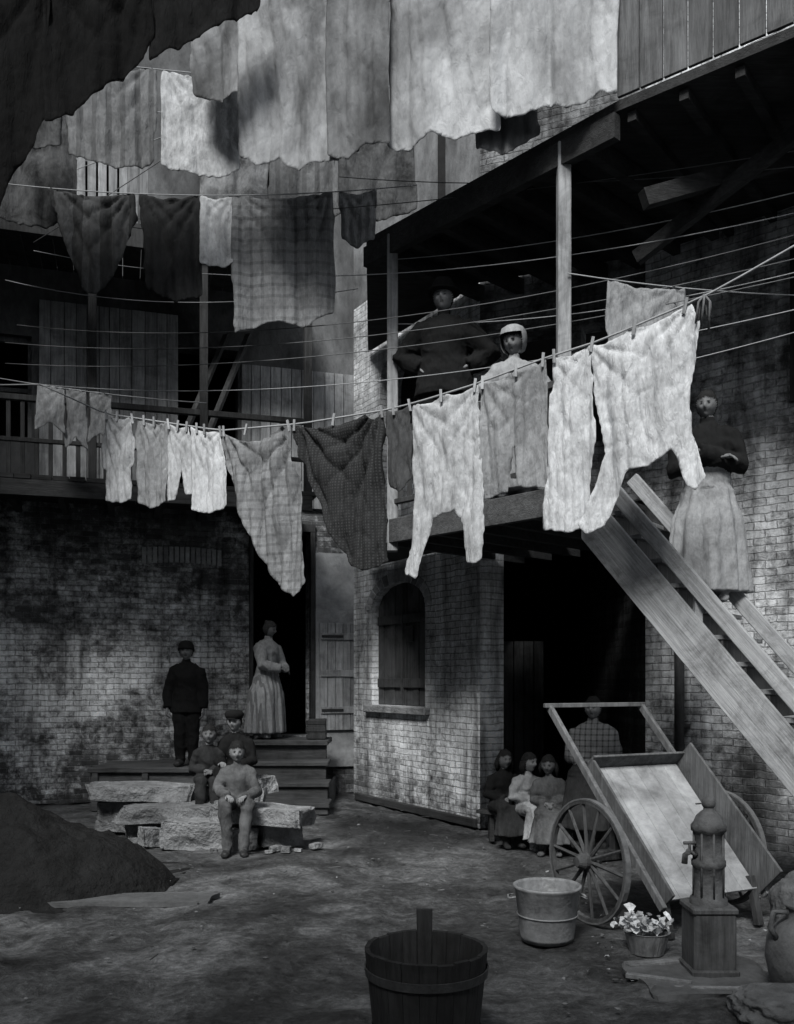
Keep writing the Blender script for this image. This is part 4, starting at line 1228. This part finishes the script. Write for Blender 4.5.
def H4(name, x0, x1, drops, mat, seed, dy=0.0, fr=3.0, am=0.07):
    F = F4 @ Matrix.Translation(V((0, dy, 0)))
    n = len(drops)
    poly = [(x0, 0), (x1, 0)] + [(x1 + (x0 - x1) * i / (n - 1), drops[n - 1 - i]) for i in range(n)]
    return hang(name, poly, mat, F, z6, seed, fr, am, 0.02)
H4("stained_bedsheet", 0.0, 1.02, [2.06, 2.16, 2.10, 2.22, 2.15, 2.2], SM2, 61, 0.0)
H4("worn_blanket", 0.92, 1.52, [2.15, 2.20, 2.1, 2.16], SM3, 62, -0.05)
H4("white_bedsheet", 1.48, 2.45, [2.12, 2.16, 2.05, 2.12, 2.08, 2.12], SM1, 63, 0.03)
H4("patched_quilt", 2.2, 2.75, [2.15, 2.25, 2.12], SM3, 65, 0.16)
H4("large_white_sheet", 2.40, 3.42, [2.0, 2.08, 2.02, 2.10, 2.04, 2.07], SM1, 64, -0.04)
H4("white_tablecloth", -0.62, 0.06, [1.3, 1.42, 1.35], SM2, 66, 0.12)

lines = [((3.6, 7.0, 5.75), (-0.6, 9.3, 6.9), .12), ((3.6, 7.0, 5.62), (-0.05, 9.1, 5.95), .1), ((3.6, 7.0, 5.45), (-4.4, 10.9, 6.9), .45),
         ((3.6, 7.0, 5.3), (-4.6, 10.9, 6.0), .4), ((3.6, 7.0, 5.1), (-4.7, 10.8, 5.75), .35), ((3.6, 7.0, 4.95), (-4.7, 10.8, 5.5), .30),
         ((3.6, 7.0, 4.7), (-4.5, 10.9, 5.3), .35), ((3.6, 7.0, 5.9), (-4.5, 10.9, 7.3), .2), ((3.6, 7.0, 4.55), (-0.05, 9.1, 4.4), .1),
         ((1.75, 7.1, 7.6), (-4.4, 10.9, 7.7), .1), ((3.6, 7.0, 5.0), (-0.05, 9.1, 5.3), .15), ((1.75, 7.1, 8.4), (-4.4, 10.9, 7.0), .1), ((-0.4, 9.2, 5.7), (-4.7, 10.8, 6.5), .2)]
for a, c, sg in lines:
    a = V(a); c = V(c)
    rope("clothesline", [a.lerp(c, i / 30) - V((0, 0, sg * 4 * (i / 30) * (1 - i / 30))) for i in range(31)], 0.0048, M_rope if random.random() < 0.6 else M_roped)
b = Bld(); b.box((3.55, 6.95, 0), (3.67, 7.07, 6.22)); b.obj("gallery_post", W_dark, None, 0.006)

# ------------------------------------------------------------------ pushcart
cart = empty("pushcart")
n_ = V((0.9, 0.43, 0)).normalized()
FC = frame(V((1.90, 6.59, 0)), n_)
def wheel(bl, cx, R_=0.43):
    pts = [V((cx, R_ * math.cos(t) * 0.965, R_ + R_ * math.sin(t) * 0.965)) for t in [2 * math.pi * i / 40 for i in range(40)]]
    for i in range(40):
        p = pts[i]; q = pts[(i + 1) % 40]
        bl.beam(p, q + (q - p) * 0.03, 0.035, 0.032, 0, up=tuple((p - V((cx, 0, R_))).normalized()))
    ring = [V((cx, R_ * math.cos(t), R_ + R_ * math.sin(t))) for t in [2 * math.pi * i / 40 for i in range(40)]]
    for i in range(40):
        p = ring[i]; q = ring[(i + 1) % 40]
        bl.beam(p, q + (q - p) * 0.03, 0.04, 0.012, 1, up=tuple((p - V((cx, 0, R_))).normalized()))
    bl.tube([(cx - 0.1, 0, R_), (cx - 0.05, 0, R_), (cx + 0.05, 0, R_), (cx + 0.1, 0, R_)], [0.035, 0.06, 0.06, 0.035], 16, 0)
    for i in range(14):
        t = 2 * math.pi * i / 14 + 0.1
        d = V((0, math.cos(t), math.sin(t)))
        bl.tube([V((cx, 0, R_)) + d * 0.05, V((cx, 0, R_)) + d * 0.2, V((cx, 0, R_)) + d * 0.41], [0.017, 0.013, 0.011], 6, 0)
b = Bld()
wheel(b, -0.62); wheel(b, 0.62)
b.obj("wheels", [wood("wheel_wood", 0.08, island=0.2), plain("iron_tyre", 0.13, 0.4, 14, 0.5)], cart, mw=FC)
b = Bld()
b.tube([(-0.7, 0, 0.43), (0.7, 0, 0.43)], 0.025, 10)
b.beam((-0.55, 0, 0.46), (0.55, 0, 0.46), 0.08, 0.07)
b.beam((-0.38, 0, 0.47), (-0.38, 0.0, 0.78), 0.06, 0.06); b.beam((0.38, 0, 0.47), (0.38, 0.0, 0.78), 0.06, 0.06)
for sx in (-0.40, 0.40):
    b.beam((sx, -0.50, 0.33), (sx, -0.58, 0.0), 0.05, 0.05)
b.obj("axle_and_legs", W_dark, cart, 0.004, mw=FC)
def tz(y): return 0.80 + y
b = Bld()
nm = V((0, -0.707, 0.707))
for i in range(6):
    x0 = -0.42 + i * 0.14
    p = [V((x0, 0.25, tz(0.25))), V((x0 + 0.137, 0.25, tz(0.25))), V((x0 + 0.137, -0.55, tz(-0.55))), V((x0, -0.55, tz(-0.55)))]
    q = [v - nm * 0.02 for v in p]
    b.add(p + q, [(0, 1, 2, 3), (7, 6, 5, 4), (0, 4, 5, 1), (1, 5, 6, 2), (2, 6, 7, 3), (3, 7, 4, 0)])
b.obj("tray_floor", plain("cart_floor", 0.30, 0.7, 3.0, 0.85, 0.006, 24, 0, 0.2), cart, 0.002, mw=FC)
b = Bld()
for sx, hgt in ((-0.43, 0.10), (0.43, 0.24)):
    a = V((sx, 0.27, tz(0.27))); c = V((sx, -0.57, tz(-0.57)))
    p = [a - nm * 0.03, c - nm * 0.03, c + nm * (hgt), a + nm * (hgt * 0.9)]
    o = V((0.022, 0, 0))
    b.add(p + [v + o for v in p], [(0, 1, 2, 3), (7, 6, 5, 4), (0, 4, 5, 1), (1, 5, 6, 2), (2, 6, 7, 3), (3, 7, 4, 0)])
a = V((0, 0.26, tz(0.26)))
b.beam(a + V((-0.43, 0, 0)) + nm * 0.05, a + V((0.45, 0, 0)) + nm * 0.05, 0.02, 0.14, 0, up=tuple(nm))
b.obj("tray_sides", wood("cart_side", 0.10), cart, 0.003, mw=FC)
b = Bld()
for sx in (-0.455, 0.475):
    b.beam((sx, -0.58, tz(-0.58) - 0.02), (sx * 0.98, 0.72, tz(0.72) - 0.02), 0.035, 0.055)
b.beam((-0.5, 0.70, tz(0.70)), (0.5, 0.70, tz(0.70)), 0.035, 0.035)
b.beam((-0.42, 0.25, tz(0.25) - 0.05), (0.42, 0.25, tz(0.25) - 0.05), 0.05, 0.05)
b.obj("shafts", wood("shaft_wood", 0.13), cart, 0.004, mw=FC)

# ------------------------------------------------------------------ tubs, pump
b = Bld()
cx, cy = 0.985, 5.9
b.lathe([(0.0, 0.02), (0.165, 0.02), (0.17, 0.0), (0.175, 0.03), (0.212, 0.335), (0.222, 0.345), (0.222, 0.36), (0.208, 0.362), (0.2, 0.345), (0.165, 0.06), (0.0, 0.055)], 40, 0, (cx, cy, 0), jit=0.006)
for sd in (-1, 1):
    pts = [V((cx + sd * 0.212, cy - 0.05, 0.29)), V((cx + sd * 0.25, cy - 0.045, 0.28)), V((cx + sd * 0.255, cy, 0.275)), V((cx + sd * 0.25, cy + 0.045, 0.28)), V((cx + sd * 0.212, cy + 0.05, 0.29))]
    b.tube(pts, 0.008, 7)
b.tube([V((cx + 0.196 * math.cos(t), cy + 0.196 * math.sin(t), 0.17)) for t in [2 * math.pi * i / 32 for i in range(33)]], 0.005, 5, ref=(0, 0, 1), caps=False)
b.obj("galvanized_washtub", M_zinc, None, smooth=True)
wb = empty("wooden_tub")
cx, cy = 0.135, 4.15
b = Bld(); ns = 22
for i in range(ns):
    t0 = 2 * math.pi * i / ns + 0.003; t1 = 2 * math.pi * (i + 1) / ns - 0.003
    tm = (t0 + t1) / 2
    top = 0.47 + random.uniform(-0.004, 0.004)
    if abs(tm - math.pi / 2) < 0.16: top = 0.575
    vs = []
    for (ro, ri, z) in ((0.235, 0.213, 0.0), (0.285, 0.262, top)):
        for r in (ro, ri):
            for t in (t0, t1):
                vs.append((cx + r * math.cos(t), cy + r * math.sin(t), z))
    b.add(vs, [(0, 1, 3, 2), (4, 6, 7, 5), (0, 4, 5, 1), (2, 3, 7, 6), (0, 2, 6, 4), (1, 5, 7, 3)])
b.obj("staves", wood("tub_wood", 0.028, var=0.5, island=0.25), wb, 0.0015)
b = Bld()
for z, r in ((0.10, 0.2475), (0.37, 0.276)):
    b.lathe([(r, z - 0.02), (r + 0.006, z - 0.02), (r + 0.011, z + 0.02), (r + 0.004, z + 0.02), (r, z - 0.02)], 44, 0, (cx, cy, 0))
b.obj("hoops", M_iron, wb, smooth=False)
b = Bld(); b.lathe([(0.0, 0.24), (0.238, 0.24)], 40, 0, (cx, cy, 0))
b.obj("water", plain("dirty_water", 0.02, 0.2, 3, 0.08, 0.001, 6), wb)
pump = empty("yard_water_pump")
cx, cy = 1.80, 5.2
b = Bld()
b.box((cx - 0.12, cy - 0.12, 0.0), (cx + 0.12, cy + 0.12, 0.40))
b.box((cx - 0.135, cy - 0.135, 0.0), (cx + 0.135, cy + 0.135, 0.06)); b.box((cx - 0.13, cy - 0.13, 0.37), (cx + 0.13, cy + 0.13, 0.41))
b.obj("base", wood("pump_base", 0.085, island=0.2), pump, 0.01)
b = Bld()
pr = [(0.105, 0.40), (0.105, 0.44), (0.088, 0.46), (0.086, 0.62), (0.096, 0.63), (0.096, 0.66), (0.084, 0.67), (0.084, 0.82), (0.098, 0.83), (0.10, 0.86), (0.085, 0.88), (0.07, 0.915), (0.045, 0.94), (0.03, 0.95), (0.028, 0.965)]
b.lathe(pr, 24, 0, (cx, cy, 0))
b.ball((cx, cy, 0.99), 0.04, 0, 14, 10)
for i in range(8):
    t = 2 * math.pi * i / 8
    b.beam((cx + 0.087 * math.cos(t), cy + 0.087 * math.sin(t), 0.45), (cx + 0.085 * math.cos(t), cy + 0.085 * math.sin(t), 0.83), 0.014, 0.010)
b.tube([(cx - 0.08, cy - 0.02, 0.70), (cx - 0.13, cy - 0.04, 0.715), (cx - 0.15, cy - 0.05, 0.70), (cx - 0.155, cy - 0.05, 0.65)], [0.024, 0.02, 0.018, 0.018], 10)
b.tube([(cx - 0.12, cy - 0.035, 0.715), (cx - 0.12, cy - 0.035, 0.765)], 0.009, 8); b.tube([(cx - 0.155, cy - 0.035, 0.765), (cx - 0.085, cy - 0.035, 0.765)], 0.01, 8)
b.obj("pump_body", plain("painted_iron", 0.10, 0.7, 8, 0.7, 0.008, 30), pump, smooth=True)
b = Bld(); rough_block(b, (1.72, 5.1, 0.0), (0.75, 0.62, 0.07), 0.15, 0.015, 30); b.obj("stone_slab", M_stoned)
bx = empty("vegetable_basket")
b = Bld()
cx, cy = 1.56, 5.62
b.lathe([(0.0, 0.01), (0.10, 0.01), (0.105, 0.0), (0.14, 0.13), (0.145, 0.135), (0.13, 0.135), (0.1, 0.03), (0, 0.03)], 20, 0, (cx, cy, 0))
b.obj("basket", W_old, bx, smooth=False)
b = Bld()
for i in range(110):
    p = V((cx + random.gauss(-0.03, 0.085), cy + random.gauss(0, 0.06), 0.14 + abs(random.gauss(0, 0.045))))
    r = random.uniform(0.015, 0.038)
    vs = [p]; nrm = V((random.uniform(-1, 1), random.uniform(-1, 1), random.uniform(0.2, 1))).normalized()
    a = nrm.orthogonal().normalized(); c_ = nrm.cross(a)
    for k in range(7):
        t = 2 * math.pi * k / 7
        vs.append(p + (a * math.cos(t) + c_ * math.sin(t)) * r * random.uniform(0.6, 1.2) + nrm * random.uniform(0, 0.02))
    b.add(vs, [(0, 1 + k, 1 + (k + 1) % 7) for k in range(7)])
b.obj("cabbage_leaves", plain("cabbage", 0.55, 0.3, 20, 0.7, 0.004, 40, 0, 0.7), bx, smooth=False)
b = Bld()
b.beam((1.35, 5.25, 0.03), (1.75, 5.36, 0.035), 0.06, 0.02); b.beam((1.3, 5.1, 0.03), (1.62, 4.95, 0.03), 0.05, 0.02); b.beam((1.5, 4.9, 0.02), (1.9, 4.86, 0.03), 0.04, 0.02)
b.obj("wood_scraps", W_old)
b = Bld()
b.lathe([(0.0, 0.0), (0.10, 0.0), (0.16, 0.08), (0.185, 0.2), (0.175, 0.31), (0.12, 0.39), (0.08, 0.42), (0.075, 0.47), (0.10, 0.49), (0.085, 0.5), (0.06, 0.47), (0.06, 0.42)], 32, 0, (2.18, 4.85, 0))
b.tube([(2.18 - 0.09, 4.82, 0.46), (2.18 - 0.17, 4.8, 0.46), (2.18 - 0.19, 4.8, 0.38), (2.18 - 0.155, 4.8, 0.32)], 0.016, 8)
b.obj("earthenware_jug", M_pot, None, smooth=True)
def sack(name, c, s, seed, mat=M_sack):
    bm = bmesh.new(); bmesh.ops.create_icosphere(bm, subdivisions=5, radius=1)
    vs = []
    for v in bm.verts:
        p = v.co.copy(); p = V((math.copysign(abs(p.x) ** 0.75, p.x), math.copysign(abs(p.y) ** 0.75, p.y), math.copysign(abs(p.z) ** 0.8, p.z)))
        k = 1 + 0.16 * noise.noise(p * 2 + V((seed, 0, 0))) + 0.08 * (1 - 2 * abs(noise.noise(p * 4 + V((seed, 0, 0)))))
        vs.append((c[0] + p.x * s[0] * k, c[1] + p.y * s[1] * k, max(0.0, c[2] + p.z * s[2] * k)))
    b_ = Bld(); b_.add(vs, [tuple(v.index for v in f.verts) for f in bm.faces]); bm.free()
    return b_.obj(name, mat, None, smooth=True)
sack("burlap_sack", (2.0, 4.5, 0.06), (0.30, 0.2, 0.09), 2.0)
sack("burlap_sack", (2.45, 5.3, 0.25), (0.22, 0.2, 0.28), 5.0)

# ------------------------------------------------------------------ world, sun, camera
w = bpy.data.worlds.new("World"); scene.world = w; w.use_nodes = True
nt = w.node_tree; bg = nt.nodes["Background"]
sky = nt.nodes.new("ShaderNodeTexSky"); sky.sky_type = "NISHITA"; sky.sun_disc = False
elev = rad(46); az = rad(196)
sky.sun_elevation = elev; sky.sun_rotation = az
hs = nt.nodes.new("ShaderNodeHueSaturation"); hs.inputs["Saturation"].default_value = 0.12
nt.links.new(sky.outputs[0], hs.inputs["Color"]); nt.links.new(hs.outputs[0], bg.inputs["Color"])
bg.inputs["Strength"].default_value = 0.15
sd = bpy.data.lights.new("sun", "SUN"); sd.energy = 4.4; sd.angle = rad(18); sd.color = (1, 0.985, 0.96)
so = bpy.data.objects.new("sun", sd); COL.objects.link(so)
dirv = V((math.sin(az) * math.cos(elev), math.cos(az) * math.cos(elev), math.sin(elev)))
so.rotation_euler = dirv.to_track_quat("Z", "Y").to_euler()
cd = bpy.data.cameras.new("camera"); cam = bpy.data.objects.new("camera", cd); COL.objects.link(cam)
cam.location = (0, 0, 1.7); cam.rotation_euler = (rad(90), 0, 0)
cd.sensor_width = 36; cd.lens = 900 / 1024 * 36; cd.shift_y = 168 / 1024; cd.clip_end = 1000
scene.camera = cam
scene.view_settings.view_transform = "Standard"; scene.view_settings.look = "None"; scene.view_settings.exposure = 0
